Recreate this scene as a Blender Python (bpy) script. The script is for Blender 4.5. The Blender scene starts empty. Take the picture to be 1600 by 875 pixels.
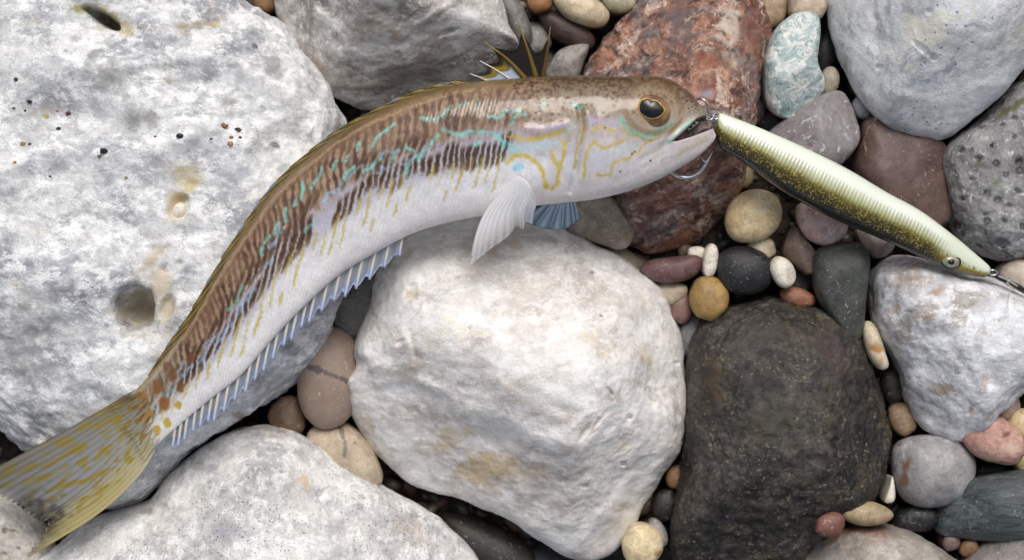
import bpy, math, random
import numpy as np
from mathutils import Vector
from mathutils.bvhtree import BVHTree

rng = np.random.RandomState(7)
random.seed(7)

# ------------------------------------------------------------------ camera, sky, sun, exposure
ZREF, DIST, PXM = 0.07, 0.80, 0.00022          # plane in focus, camera height above it, metres per photo pixel there
ZC = ZREF + DIST
sc = bpy.context.scene
cam_d = bpy.data.cameras.new('camera'); cam = bpy.data.objects.new('camera', cam_d)
sc.collection.objects.link(cam)
cam.location = (0, 0, ZC); cam.rotation_euler = (0, 0, 0)
cam_d.sensor_width = 36; cam_d.lens = 36 * DIST / (1600 * PXM)
cam_d.clip_start = 0.02; cam_d.clip_end = 200
cam_d.dof.use_dof = True; cam_d.dof.focus_distance = ZC - 0.078; cam_d.dof.aperture_fstop = 11
sc.camera = cam

SUN_EL, SUN_AZ = math.radians(56), math.radians(10)     # azimuth clockwise from +Y (the top edge of the picture)
world = bpy.data.worlds.new('World'); sc.world = world; world.use_nodes = True
wn = world.node_tree; bg = wn.nodes['Background']
sky = wn.nodes.new('ShaderNodeTexSky'); sky.sky_type = 'NISHITA'; sky.sun_disc = False
sky.sun_elevation = SUN_EL; sky.sun_rotation = SUN_AZ
sky.air_density = 1.0; sky.dust_density = 4.0; sky.ozone_density = 1.0
hs = wn.nodes.new('ShaderNodeHueSaturation'); hs.inputs['Saturation'].default_value = 0.55   # cloud veil: greyer than clear sky
wn.links.new(sky.outputs[0], hs.inputs['Color']); wn.links.new(hs.outputs[0], bg.inputs['Color'])
bg.inputs['Strength'].default_value = 0.084
sun_d = bpy.data.lights.new('sun', 'SUN'); sun = bpy.data.objects.new('sun', sun_d); sc.collection.objects.link(sun)
sun_d.energy = 1.5; sun_d.angle = math.radians(28); sun_d.color = (1.0, 0.96, 0.90)
sd = Vector((math.cos(SUN_EL) * math.sin(SUN_AZ), math.cos(SUN_EL) * math.cos(SUN_AZ), math.sin(SUN_EL)))
sun.rotation_euler = sd.to_track_quat('Z', 'Y').to_euler(); sun.location = sd * 3
sc.view_settings.view_transform = 'Standard'; sc.view_settings.look = 'None'
sc.view_settings.exposure = 0.36; sc.view_settings.gamma = 1.0
sc.render.resolution_x = 1024; sc.render.resolution_y = 560

# ------------------------------------------------------------------ helpers
def XY(px, py, z):
    k = PXM * (ZC - z) / DIST
    return (np.asarray(px, float) - 800) * k, -(np.asarray(py, float) - 437.5) * k

def lin(c):
    c = np.asarray(c, float) / 255.0
    return np.where(c <= 0.04045, c / 12.92, ((c + 0.055) / 1.055) ** 2.4)
def L4(c): return tuple(lin(c)) + (1.0,)

def sstep(a, b, x):
    t = np.clip((x - a) / (b - a), 0, 1); return t * t * (3 - 2 * t)

def _hash(ix, iy, iz, seed):
    h = (ix.astype(np.int64) * 374761393 + iy.astype(np.int64) * 668265263 + iz.astype(np.int64) * 2147483647 + seed * 1274126177) & 0xffffffff
    h = ((h ^ (h >> 13)) * 1274126177) & 0xffffffff
    h = ((h ^ (h >> 15)) * 2246822519) & 0xffffffff
    return h ^ (h >> 16)
_G = rng.normal(size=(256, 3)); _G /= np.linalg.norm(_G, axis=1)[:, None]
def perlin(p, seed=0):
    i = np.floor(p).astype(np.int64); f = p - i; w = f * f * f * (f * (f * 6 - 15) + 10)
    out = 0
    for dx in (0, 1):
        for dy in (0, 1):
            for dz in (0, 1):
                g = _G[_hash(i[:, 0] + dx, i[:, 1] + dy, i[:, 2] + dz, seed) & 255]
                d = (g * (f - np.array([dx, dy, dz]))).sum(1)
                ww = (w[:, 0] if dx else 1 - w[:, 0]) * (w[:, 1] if dy else 1 - w[:, 1]) * (w[:, 2] if dz else 1 - w[:, 2])
                out = out + d * ww
    return out * 1.5
def fbm(p, oct=4, seed=0, gain=0.5, ridge=False):
    a, s, f = 1.0, 0, 1.0
    for k in range(oct):
        v = perlin(p * f + 17.3 * k, seed + k)
        s = s + a * ((0.5 - np.abs(v)) * 2 - 0.5 if ridge else v); a *= gain; f *= 2.03
    return s
def hash1(k, seed=0):
    k = np.asarray(k); z = np.zeros_like(k)
    return (_hash(k, z, z, seed) & 0xffff) / 65535.0

def catmull(P, n, closed=False):
    P = np.asarray(P, float); m = len(P)
    if closed: Q = np.vstack([P[-1], P, P[0], P[1]]); segs = m
    else: Q = np.vstack([2 * P[0] - P[1], P, 2 * P[-1] - P[-2]]); segs = m - 1
    u = np.linspace(0, segs, n, endpoint=not closed)
    i = np.minimum(u.astype(int), segs - 1); t = (u - i)[:, None]
    a, b, c, d = Q[i], Q[i + 1], Q[i + 2], Q[i + 3]
    return 0.5 * (2 * b + (c - a) * t + (2 * a - 5 * b + 4 * c - d) * t ** 2 + (3 * b - a - 3 * c + d) * t ** 3)

def mesh_obj(name, co, faces, mat, parent=None, origin=None, smooth=True, attrs=None, label=None, cat=None, group=None, kind=None):
    co = np.asarray(co, float)
    if origin is None: origin = (0, 0, 0) if parent is not None else (co[:, 0].mean(), co[:, 1].mean(), co[:, 2].min())
    me = bpy.data.meshes.new(name)
    if isinstance(faces, np.ndarray):
        nf, k = faces.shape
        me.vertices.add(len(co)); me.vertices.foreach_set('co', (co - np.array(origin)).astype(np.float32).ravel())
        me.loops.add(nf * k); me.loops.foreach_set('vertex_index', faces.astype(np.int32).ravel())
        me.polygons.add(nf); me.polygons.foreach_set('loop_start', np.arange(0, nf * k, k, dtype=np.int32))
        me.update(calc_edges=True)
    else:
        me.from_pydata([tuple(v) for v in (co - np.array(origin))], [], faces)
    me.validate(); me.update()
    me.polygons.foreach_set('use_smooth', [smooth] * len(me.polygons))
    for an, arr in (attrs or {}).items():
        at = me.color_attributes.new(an, 'FLOAT_COLOR', 'POINT')
        a4 = np.ones((len(co), 4), np.float32); a4[:, :arr.shape[1]] = arr
        at.data.foreach_set('color', a4.ravel())
    o = bpy.data.objects.new(name, me); sc.collection.objects.link(o)
    me.materials.append(mat)
    if parent is not None:
        o.parent = parent; o.location = tuple(np.array(origin) - np.array(parent_base(parent))) 
    else: o.location = origin
    if label: o['label'] = label
    if cat: o['category'] = cat
    if group: o['group'] = group
    if kind: o['kind'] = kind
    return o
def parent_base(p):
    b = np.array(p.location)
    while p.parent is not None:
        p = p.parent; b = b + np.array(p.location)
    return b
def empty(name, loc, label, cat):
    o = bpy.data.objects.new(name, None); sc.collection.objects.link(o); o.location = loc
    o.empty_display_size = 0.01; o['label'] = label; o['category'] = cat
    return o

def grid_faces(nu, nv, wrap_v=False):
    i = np.arange(nu - 1)[:, None]; j = np.arange(nv if wrap_v else nv - 1)[None, :]
    j2 = (j + 1) % nv
    return np.stack([i * nv + j, (i + 1) * nv + j, (i + 1) * nv + j2, i * nv + j2], -1).reshape(-1, 4)

def tube(P, R, seg=10, n=None):
    """tapered tube along a smooth path; returns verts, faces"""
    P = np.asarray(P, float); R = np.broadcast_to(np.asarray(R, float), (len(P),))
    if n:
        Q = catmull(np.column_stack([P, R]), n); P, R = Q[:, :3], np.maximum(Q[:, 3], 1e-5)
    T = np.gradient(P, axis=0); T /= np.linalg.norm(T, axis=1)[:, None] + 1e-12
    up = np.array([0, 0, 1.0]); A = np.cross(T, up)
    bad = np.linalg.norm(A, axis=1) < 1e-3; A[bad] = (1, 0, 0)
    A /= np.linalg.norm(A, axis=1)[:, None]; B = np.cross(A, T)
    a = np.linspace(0, 2 * np.pi, seg, endpoint=False)
    co = P[:, None] + R[:, None, None] * (np.cos(a)[None, :, None] * A[:, None] + np.sin(a)[None, :, None] * B[:, None])
    m = len(P)
    F = [tuple(f) for f in grid_faces(m, seg, True)]
    F += [tuple(range(seg)), tuple(range((m - 1) * seg, m * seg))[::-1]]
    return co.reshape(-1, 3), F

# ------------------------------------------------------------------ materials
class NT:
    def __init__(s, name):
        s.m = bpy.data.materials.new(name); s.m.use_nodes = True; s.t = s.m.node_tree
        s.b = s.t.nodes['Principled BSDF']; s.out = s.t.nodes['Material Output']
    def n(s, typ, **kw):
        nd = s.t.nodes.new(typ)
        for k, v in kw.items():
            if k in nd.inputs.keys(): s.put(nd.inputs[k], v)
            else: setattr(nd, k, v)
        return nd
    def put(s, inp, v):
        if hasattr(v, 'is_linked') or isinstance(v, bpy.types.NodeSocket): s.t.links.new(v, inp)
        else: inp.default_value = v
    def math(s, op, a, b=0.0, c=0.0, clamp=False):
        nd = s.t.nodes.new('ShaderNodeMath'); nd.operation = op; nd.use_clamp = clamp
        for i, v in enumerate((a, b, c)): s.put(nd.inputs[i], v)
        return nd.outputs[0]
    def mix(s, f, a, b, mode='MIX'):
        nd = s.t.nodes.new('ShaderNodeMix'); nd.data_type = 'RGBA'; nd.blend_type = mode; nd.clamp_factor = True
        s.put(nd.inputs[0], f); s.put(nd.inputs[6], a); s.put(nd.inputs[7], b)
        return nd.outputs[2]
    def ramp(s, f, stops):
        nd = s.t.nodes.new('ShaderNodeValToRGB'); e = nd.color_ramp.elements
        while len(e) > 1: e.remove(e[-1])
        e[0].position = stops[0][0]; e[0].color = stops[0][1]
        for p, c in stops[1:]:
            q = e.new(p); q.color = c
        s.put(nd.inputs[0], f); return nd.outputs[0]
    def ss(s, x, a, b):
        nd = s.t.nodes.new('ShaderNodeMapRange'); nd.interpolation_type = 'SMOOTHSTEP'
        s.put(nd.inputs[0], x); nd.inputs[1].default_value = a; nd.inputs[2].default_value = b
        return nd.outputs[0]
    def noise(s, v, scale, detail=6, rough=0.6, dist=0.0):
        return s.n('ShaderNodeTexNoise', Vector=v, Scale=scale, Detail=detail, Roughness=rough, Distortion=dist).outputs[0]
    def coords(s, off=(0, 0, 0), stretch=(1, 1, 1), rot=(0, 0, 0), rand=False):
        tc = s.n('ShaderNodeTexCoord').outputs['Object']
        mp = s.n('ShaderNodeMapping'); s.put(mp.inputs[0], tc)
        mp.inputs['Location'].default_value = off; mp.inputs['Scale'].default_value = stretch; mp.inputs['Rotation'].default_value = rot
        return mp.outputs[0]

_mseed = [0]
def rockmat(name, ramp, s1=35, rough1=0.62, dist=0.3, patches=(), fleck=None, pores=None, vein=None, fine=0.25, grain=1400,
            rough=0.75, bump=0.5, spec=0.35, coat=0.0, crust=None, stretch=(1, 1, 1), rot=(0, 0, 0), mid_bump=0.45):
    """colour from layered noise in the stone's own coordinates; fine relief from the same layers"""
    _mseed[0] += 1; q = _mseed[0]
    k = NT(name); v = k.coords((q * 1.37 % 5, q * 2.11 % 5, q * 0.77 % 5), stretch, rot); v0 = k.coords((q * 0.7 % 3, q * 1.9 % 3, 0.3))
    n1 = k.noise(v, s1, 9, rough1, dist)
    col = k.ramp(n1, [(p, L4(c)) for p, c in ramp])
    n2 = k.noise(v, s1 * 5.3, 10, 0.72, 0.4)
    for (c, sc_, lo, hi, amt) in patches:
        pn = k.noise(k.coords((q * 3.1 % 7 + sc_ * 0.01, q * 0.3, lo), stretch, rot), sc_, 12, 0.72, 0.6)
        col = k.mix(k.math('MULTIPLY', k.ss(pn, lo + 0.01, hi - 0.025), amt), col, L4(c))
    if crust:
        cc_, lo, hi, amt = crust
        cn = k.noise(v, s1 * 2.6, 14, 0.78, 0.25)
        col = k.mix(k.math('MULTIPLY', k.ss(cn, lo, hi), amt), col, L4(cc_))
        cn2 = k.noise(k.coords((q * 0.91 % 4, 1.7, q * 1.3 % 4)), s1 * 3.4, 14, 0.75, 0.4)
        col = k.mix(k.math('MULTIPLY', k.ss(cn2, hi - 0.02, hi + 0.06), amt * 0.6), col, k.mix(0.55, col, (0.16, 0.16, 0.17, 1)))
    # darker / lighter mottling and grain
    m2 = k.math('MULTIPLY_ADD', k.ss(n2, 0.36, 0.64), 2.2 * fine, 1 - 1.2 * fine)
    g = k.noise(v0, grain, 4, 0.7)
    m3 = k.math('MULTIPLY_ADD', k.ss(g, 0.33, 0.67), 1.4 * fine, 1 - 0.75 * fine)
    mul = k.math('MULTIPLY', m2, m3)
    cb = k.n('ShaderNodeCombineColor'); 
    for i in range(3): k.put(cb.inputs[i], mul)
    col = k.mix(1.0, col, cb.outputs[0], 'MULTIPLY')
    height = k.math('MULTIPLY_ADD', n2, mid_bump, k.math('MULTIPLY', g, 0.28))
    if vein:
        c, sv, w, amt = vein
        vn = k.noise(k.coords((q, q * 2.2, 1.1), stretch, rot), sv, 4, 0.55, 1.0)
        vm = k.math('SUBTRACT', 1.0, k.ss(k.math('ABSOLUTE', k.math('SUBTRACT', vn, 0.5)), w * 0.35, w))
        vm = k.math('MULTIPLY', vm, k.ss(n2, 0.38, 0.55))
        col = k.mix(k.math('MULTIPLY', vm, amt), col, L4(c))
    if fleck:
        c, sf, size, dens, amt = fleck
        fm = k.ss(k.noise(v0, sf, 3, 0.62, 0.15), 0.625 - 0.16 * dens, 0.665 - 0.16 * dens)
        fm = k.math('MULTIPLY', fm, k.ss(k.noise(v, s1 * 1.7, 3, 0.6), 0.42, 0.55))
        col = k.mix(k.math('MULTIPLY', fm, amt), col, L4(c))
    if pores:
        c, sp, size, lo = pores
        vo = k.n('ShaderNodeTexVoronoi', Vector=v0, Scale=sp, Randomness=1.0)
        pm = k.math('SUBTRACT', 1.0, k.ss(k.math('MULTIPLY_ADD', k.math('SUBTRACT', g, 0.5), 0.6, vo.outputs['Distance']), size * 0.35, size))
        sel = k.n('ShaderNodeSeparateColor'); k.put(sel.inputs[0], vo.outputs['Color'])
        pm = k.math('MULTIPLY', pm, k.math('LESS_THAN', sel.outputs[1], 0.5))
        pm = k.math('MULTIPLY', pm, k.ss(k.noise(v0, s1 * 0.9, 3, 0.6), lo, lo + 0.08))
        col = k.mix(k.math('MULTIPLY', pm, 0.5), col, L4(c))
        height = k.math('SUBTRACT', height, k.math('MULTIPLY', pm, 0.9))
    # staining and painted shade, each in its own shape, stored with the mesh
    at = k.n('ShaderNodeVertexColor', layer_name='stain')
    sm = k.math('MULTIPLY_ADD', k.math('SUBTRACT', k.noise(v0, 180, 10, 0.7, 0.3), 0.5), 1.7, at.outputs['Alpha'])
    sm = k.math('MULTIPLY', k.math('MULTIPLY', k.ss(sm, 0.12, 0.8), 0.92), k.ss(at.outputs['Alpha'], 0.02, 0.3))
    col = k.mix(sm, col, at.outputs['Color'])
    k.put(k.b.inputs['Base Color'], col)
    k.put(k.b.inputs['Roughness'], k.math('MULTIPLY_ADD', k.math('SUBTRACT', n2, 0.5), 0.4, rough))
    k.b.inputs['Specular IOR Level'].default_value = spec
    k.b.inputs['Coat Weight'].default_value = coat; k.b.inputs['Coat Roughness'].default_value = 0.25
    bp = k.n('ShaderNodeBump', Strength=min(1.0, bump * 1.25), Distance=0.0012, Height=height)
    k.put(k.b.inputs['Normal'], bp.outputs[0])
    return k.m

# ------------------------------------------------------------------ rocks
ROCKS = []       # (object, BVH in world space)
def add_bvh(co, F):
    ROCKS.append(BVHTree.FromPolygons([tuple(v) for v in co], [tuple(f) for f in F]))
def topz(x, y):
    z = -1
    for b in ROCKS:
        h = b.ray_cast(Vector((x, y, 0.3)), Vector((0, 0, -1)))
        if h[0] is not None: z = max(z, h[0].z)
    return z

def ell(cx, cy, rx, ry, rot=0, n=14, wob=0.05, seed=0):
    r = np.random.RandomState(seed + int(cx * 3 + cy)); a = np.linspace(0, 2 * np.pi, n, endpoint=False)
    k = 1 + wob * r.uniform(-1, 1, n)
    x, y = rx * k * np.cos(a), ry * k * np.sin(a); c, s = math.cos(math.radians(rot)), math.sin(math.radians(rot))
    return [(cx + c * X - s * Y, cy + s * X + c * Y) for X, Y in zip(x, y)]

def rock(name, label, outline, ze, hu, hd, mat, n=110, eu=2.3, el=2.1, rough=((20, 1.2), (60, 0.5), (160, 0.22)), cuts=(), dents=(),
         ridges=(), stains=(), tilt=(0, 0), seed=None, cat='stone', group=None, centre=None, rcuts=0, ridge_noise=0.0):
    """closed stone: outline in photo pixels is its widest ring at height ze; dome hu above, hd below (metres).
       dents: (px,py,rx,ry,rot,depth_mm,sharp)  ridges: (polyline px, width px, height mm)  cuts: (nx,ny,nz,offset 0..1)"""
    seed = seed if seed is not None else (int(outline[0][0] * 7 + outline[0][1] * 13) % 9973)
    rr = np.random.RandomState(seed)
    O = catmull(outline, 720, True)
    C = np.array(centre) if centre else np.array([(O[:, 0].min() + O[:, 0].max()) / 2, (O[:, 1].min() + O[:, 1].max()) / 2])
    ox, oy = XY(O[:, 0], O[:, 1], ze); cx, cy = XY(C[0], C[1], ze)
    ang = np.arctan2(oy - cy, ox - cx); rad = np.hypot(ox - cx, oy - cy)
    TH = np.linspace(-np.pi, np.pi, 721); idx = np.argsort(ang)
    RT = np.interp(TH, ang[idx], rad[idx], period=2 * np.pi)
    # square grid wrapped round the stone, dense on top
    g = np.linspace(-1, 1, n); gx, gy = [a.ravel() for a in np.meshgrid(g, g, indexing='ij')]
    rho = np.maximum(np.abs(gx), np.abs(gy)) + 1e-9
    with np.errstate(divide='ignore', invalid='ignore'):
        th = np.where(np.abs(gx) >= np.abs(gy), (np.pi / 4) * gy / np.where(gx == 0, 1e-9, gx), np.pi / 2 - (np.pi / 4) * gx / np.where(gy == 0, 1e-9, gy))
    th = th + np.where(np.where(np.abs(gx) >= np.abs(gy), gx, gy) < 0, np.pi, 0)
    E = 0.8
    al = np.where(rho < E, (np.pi / 2) * rho / E, np.pi / 2 + (np.pi / 2) * np.clip((rho - E) / (1 - E), 0, 1) * 0.97)
    th = (th + np.pi) % (2 * np.pi) - np.pi
    R = np.interp(th, TH, RT)
    up = al <= np.pi / 2; ex = np.where(up, 2 / eu, 2 / el)
    rp = np.abs(np.sin(al)) ** ex; zp = np.abs(np.cos(al)) ** ex
    dx, dy = np.cos(th) * R * rp, np.sin(th) * R * rp
    dz = np.where(up, hu * zp, -hd * zp)
    # flattening by cut planes (worn facets)
    Rm = RT.mean()
    U = np.column_stack([dx / Rm, dy / Rm, dz / np.where(up, hu, hd)])
    cuts = list(cuts)
    for _ in range(rcuts):
        a = rr.uniform(0, 2 * np.pi); e = math.radians(rr.uniform(28, 75))
        cuts.append((math.cos(a) * math.cos(e), math.sin(a) * math.cos(e), math.sin(e), rr.uniform(0.72, 0.9)))
    for (nx, ny, nz, off) in cuts:
        nn = np.array([nx, ny, nz], float); nn /= np.linalg.norm(nn)
        d = U @ nn - off; w = 0.13
        pen = np.where(d > w, d, np.where(d < -w, 0, (d + w) ** 2 / (4 * w)))
        U = U - nn * (pen * 0.93)[:, None]
    P = np.column_stack([U[:, 0] * Rm, U[:, 1] * Rm, U[:, 2] * np.where(up, hu, hd)])
    N = np.column_stack([P[:, 0] / Rm ** 2, P[:, 1] / Rm ** 2, P[:, 2] / np.where(up, hu, hd) ** 2]); N /= np.linalg.norm(N, axis=1)[:, None] + 1e-9
    disp = 0
    for (f, amp) in rough:
        disp = disp + fbm(P * f + seed * 1.7, 3, seed % 97) * amp * 0.001
    if ridge_noise:
        disp = disp + fbm(P * 45 + seed, 4, seed % 89, ridge=True) * ridge_noise * 0.001
    P = P + N * disp[:, None]
    P[:, 2] += np.where(up, zp, 0) * (tilt[0] * P[:, 0] + tilt[1] * P[:, 1])
    # photo-plane position of each point of the upper side, for features given in pixels
    W = P + np.array([cx, cy, ze])
    k = PXM * (ZC - W[:, 2]) / DIST
    qx, qy = W[:, 0] / k + 800, -W[:, 1] / k + 437.5
    upf = sstep(-0.1, 0.15, np.cos(al))
    jw = fbm(P * 180 + 3, 3, 5) * 0.35
    wx_ = fbm(P * 130 + 9, 4, 6, 0.6); wy_ = fbm(P * 130 - 4, 4, 7, 0.6)
    for (px, py, rx, ry, rot, dep, sh) in dents:
        c, s = math.cos(math.radians(rot)), math.sin(math.radians(rot))
        a, b = (qx - px), (qy - py); u = (a * c + b * s) / rx; v = (-a * s + b * c) / ry
        d = np.sqrt(u * u + v * v) + (jw * 0.3 if sh > 1 else 0)
        m = np.exp(-d * d * 1.2) if sh <= 1 else np.sqrt(np.clip(1 - d * d, 0, 1)) * 0.9 + 0.1 * np.exp(-d * d)
        W[:, 2] -= m * dep * 0.001 * upf
    for (poly, wd, hgt) in ridges:
        d = dist_poly(np.column_stack([qx, qy]), np.array(poly, float))
        W[:, 2] += np.exp(-(d / wd) ** 2) * hgt * 0.001 * upf
    st = np.zeros((len(W), 4)); 
    for (px, py, rx, ry, rot, col, amt) in stains:
        c, s = math.cos(math.radians(rot)), math.sin(math.radians(rot))
        a, b = (qx - px) + wx_ * 0.9 * min(rx, ry, 20), (qy - py) + wy_ * 0.9 * min(rx, ry, 20); u = (a * c + b * s) / rx; v = (-a * s + b * c) / ry
        m = np.exp(-(u * u + v * v)) * amt * upf
        t = (m / (m + st[:, 3] + 1e-6))[:, None]
        st[:, :3] = st[:, :3] * (1 - t) + lin(col) * t; st[:, 3] = np.maximum(st[:, 3], m)
    F = grid_faces(n, n)
    ring = np.concatenate([np.arange(n), np.arange(1, n) * n + n - 1, (n - 1) * n + np.arange(n - 2, -1, -1), np.arange(n - 2, 0, -1) * n])
    W = np.vstack([W, W[ring].mean(0)]); st = np.vstack([st, np.zeros(4)])
    cap = np.stack([ring, np.full(len(ring), len(W) - 1), np.full(len(ring), len(W) - 1), np.roll(ring, -1)], 1)
    o = rock_mesh(name, W, F, np.column_stack([ring, np.roll(ring, -1), np.full(len(ring), len(W) - 1)])[:, ::-1], mat, st, label, cat, group)
    add_bvh(W, F)
    return o

def rock_mesh(name, W, Q, T, mat, st, label, cat, group):
    org = np.array([W[:, 0].mean(), W[:, 1].mean(), W[:, 2].min()])
    # outward orientation check on the top face
    m = len(Q) // 2; a, b, c = W[Q[m][0]], W[Q[m][1]], W[Q[m][2]]
    if np.cross(b - a, c - a)[2] < 0: Q = Q[:, ::-1]; T = T[:, ::-1]
    me = bpy.data.meshes.new(name); nv = len(W)
    me.vertices.add(nv); me.vertices.foreach_set('co', (W - org).astype(np.float32).ravel())
    me.loops.add(len(Q) * 4 + len(T) * 3)
    me.loops.foreach_set('vertex_index', np.concatenate([Q.ravel(), T.ravel()]).astype(np.int32))
    me.polygons.add(len(Q) + len(T))
    me.polygons.foreach_set('loop_start', np.concatenate([np.arange(len(Q)) * 4, len(Q) * 4 + np.arange(len(T)) * 3]).astype(np.int32))
    me.update(calc_edges=True); me.validate()
    me.polygons.foreach_set('use_smooth', [True] * len(me.polygons))
    at = me.color_attributes.new('stain', 'FLOAT_COLOR', 'POINT'); at.data.foreach_set('color', st.astype(np.float32).ravel())  # layer carries staining and the shade painted on some facets
    me.materials.append(mat)
    o = bpy.data.objects.new(name, me); sc.collection.objects.link(o); o.location = tuple(org)
    o['label'] = label; o['category'] = cat
    if group: o['group'] = group
    return o

def dist_poly(P, L):
    d = np.full(len(P), 1e9)
    for a, b in zip(L[:-1], L[1:]):
        ab = b - a; t = np.clip(((P - a) @ ab) / (ab @ ab + 1e-9), 0, 1)
        d = np.minimum(d, np.hypot(*(P - a - t[:, None] * ab).T))
    return d

#MARK_GROUND
# ------------------------------------------------------------------ ground: dark wet grit under the stones
GZ = 0.016
def ground_z(x, y):
    x, y = np.asarray(x, float), np.asarray(y, float)
    z = GZ + 0.012 * np.exp(-(((x - 0.085) / 0.05) ** 2 + ((y - 0.005) / 0.05) ** 2)) \
        + 0.006 * np.exp(-(((x - 0.15) / 0.06) ** 2 + ((y + 0.07) / 0.05) ** 2)) + 0.006 * np.exp(-(((x + 0.06) / 0.03) ** 2 + ((y + 0.04) / 0.03) ** 2))
    p = np.column_stack([x.ravel(), y.ravel(), 0 * x.ravel()])
    return z + (0.0022 * fbm(p * 40, 3, 3)).reshape(x.shape)
k = NT('wet_grit')
v = k.coords()
c1 = k.ramp(k.noise(v, 260, 8, 0.7), [(0.3, L4((26, 23, 20))), (0.5, L4((52, 46, 39))), (0.62, L4((84, 74, 60))), (0.75, L4((45, 36, 32)))])
k.put(k.b.inputs['Base Color'], c1); k.b.inputs['Roughness'].default_value = 0.5
k.put(k.b.inputs['Normal'], k.n('ShaderNodeBump', Strength=0.8, Distance=0.002, Height=k.noise(v, 700, 5, 0.7)).outputs[0])
u = np.linspace(-1, 1, 241); ax = 0.45 * u + 30 * u ** 9
gx, gy = np.meshgrid(ax, ax, indexing='ij')
co = np.column_stack([gx.ravel(), gy.ravel(), ground_z(gx, gy).ravel()])
mesh_obj('ground', co, grid_faces(241, 241), k.m, origin=(0, 0, 0), kind='structure')

#MARK_ROCKS
# ------------------------------------------------------------------ the large rocks
M_left = rockmat('white_limestone', [(0.30, (140, 141, 147)), (0.42, (176, 178, 183)), (0.50, (204, 205, 207)), (0.62, (224, 224, 223)), (0.75, (196, 191, 182))],
                 s1=34, dist=0.6, patches=[((150, 151, 158), 60, 0.54, 0.63, 0.5), ((236, 236, 238), 150, 0.5, 0.60, 0.6), ((214, 204, 180), 48, 0.58, 0.68, 0.5)],
                 fine=0.15, bump=0.75, grain=1500, rough=0.85, spec=0.25, crust=((244, 244, 244), 0.48, 0.56, 0.85), stretch=(1, 1.5, 1), rot=(0, 0, 0.5))
left_rock = rock('rock', 'huge pitted white limestone rock with a round hole, under the fish tail half',
     [(-160, 60), (-60, -90), (120, -110), (300, -60), (400, 18), (440, 45), (490, 110), (530, 170), (540, 215), (560, 300), (560, 400), (520, 500), (470, 600),
      (400, 650), (310, 700), (230, 780), (160, 800), (95, 740), (20, 690), (-60, 620), (-150, 480), (-190, 260)],
     0.040, 0.040, 0.042, M_left, n=380, eu=2.9, rough=((13, 3.6), (34, 2.3), (95, 0.9), (260, 0.4)), cat='rock', centre=(190, 340), ridge_noise=0.9,
     dents=[(208, 480, 33, 37, 0, 24, 9), (203, 500, 46, 50, 0, 2.5, 1), (262, 480, 11, 22, 10, 4, 5), (281, 322, 14, 20, 15, 5, 5), (284, 285, 26, 22, 0, 2, 1), (158, 27, 34, 10, 32, 16, 6),
            (160, 28, 50, 22, 32, 3, 1), (255, 421, 5, 7, 0, 3, 4), (280, 412, 6, 6, 0, 3, 4), (238, 388, 4, 4, 0, 2, 4), (262, 387, 3, 3, 0, 2, 2), (398, 74, 5, 4, 0, 3, 4), (429, 229, 7, 5, 0, 4, 4),
            (37, 295, 5, 5, 0, 2, 2), (220, 526, 3, 3, 0, 2, 2), (40, 570, 110, 80, -30, 8, 1), (290, 130, 80, 36, 20, 4.5, 1), (120, 180, 90, 36, 15, 4, 1), (330, 300, 60, 40, 30, 3, 1), (100, 330, 70, 40, 0, 3, 1), (386, 652, 12, 8, 0, 2, 2), (330, 40, 60, 20, -30, 4, 1),
            (470, 190, 34, 60, 20, 4, 1), (90, 390, 20, 12, 0, 1.2, 1), (130, 410, 14, 9, 0, 1.2, 1), (160, 425, 10, 8, 0, 1, 1.5), (270, 620, 20, 14, 0, 1.5, 1), (212, 773, 8, 7, 0, 2, 2), (180, 785, 30, 10, 0, 2, 1), (90, 690, 90, 60, -35, 7, 1), (170, 720, 70, 60, -35, 4, 1)],
     ridges=[([(250, 50), (300, 45), (350, 28)], 7, -0.8), ([(420, 300), (380, 250), (400, 200), (470, 170)], 12, 1.8), ([(235, 560), (262, 500), (250, 460), (235, 400)], 14, 1.4), ([(60, 120), (150, 100), (260, 95), (350, 70)], 18, 2.0), ([(30, 250), (150, 235), (260, 230), (340, 190)], 16, 1.8)],
     stains=[(290, 282, 24, 30, 10, (210, 194, 146), 0.75), (278, 322, 18, 22, 0, (186, 168, 124), 0.9), (276, 345, 30, 18, 0, (222, 212, 190), 0.6), (245, 430, 28, 60, -8, (206, 192, 170), 0.75), (175, 30, 40, 16, 32, (190, 180, 140), 0.9), (120, 12, 16, 10, 0, (150, 145, 90), 0.9),
             (165, 30, 20, 7, 32, (70, 60, 36), 0.9), (206, 485, 34, 38, 0, (178, 168, 146), 0.8), (262, 482, 16, 28, 0, (176, 164, 124), 0.9), (240, 500, 60, 60, 0, (214, 204, 184), 0.5), (280, 44, 26, 10, 0, (196, 182, 148), 0.6), (320, 35, 30, 6, -20, (190, 170, 125), 0.6),  # first mark: dark olive laid along the slot
             (40, 540, 70, 110, -20, (150, 150, 150), 0.55), (170, 130, 50, 24, 30, (150, 148, 146), 0.7), (180, 110, 60, 20, 20, (152, 150, 148), 0.6), (220, 185, 34, 14, 15, (160, 158, 156), 0.7), (70, 170, 34, 18, -10, (165, 162, 158), 0.6),  # first grey: shade of the lower-left slope, painted into the colour
             (255, 250, 34, 20, 0, (150, 150, 156), 0.6), (385, 125, 40, 36, 0, (165, 165, 170), 0.5), (425, 105, 20, 26, 0, (150, 148, 150), 0.6), (365, 270, 30, 30, 0, (170, 172, 180), 0.6), (420, 610, 60, 40, -40, (150, 150, 152), 0.5), (190, 740, 50, 30, -20, (165, 160, 152), 0.5), (380, 660, 20, 12, 0, (160, 125, 95), 0.7)])

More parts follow.
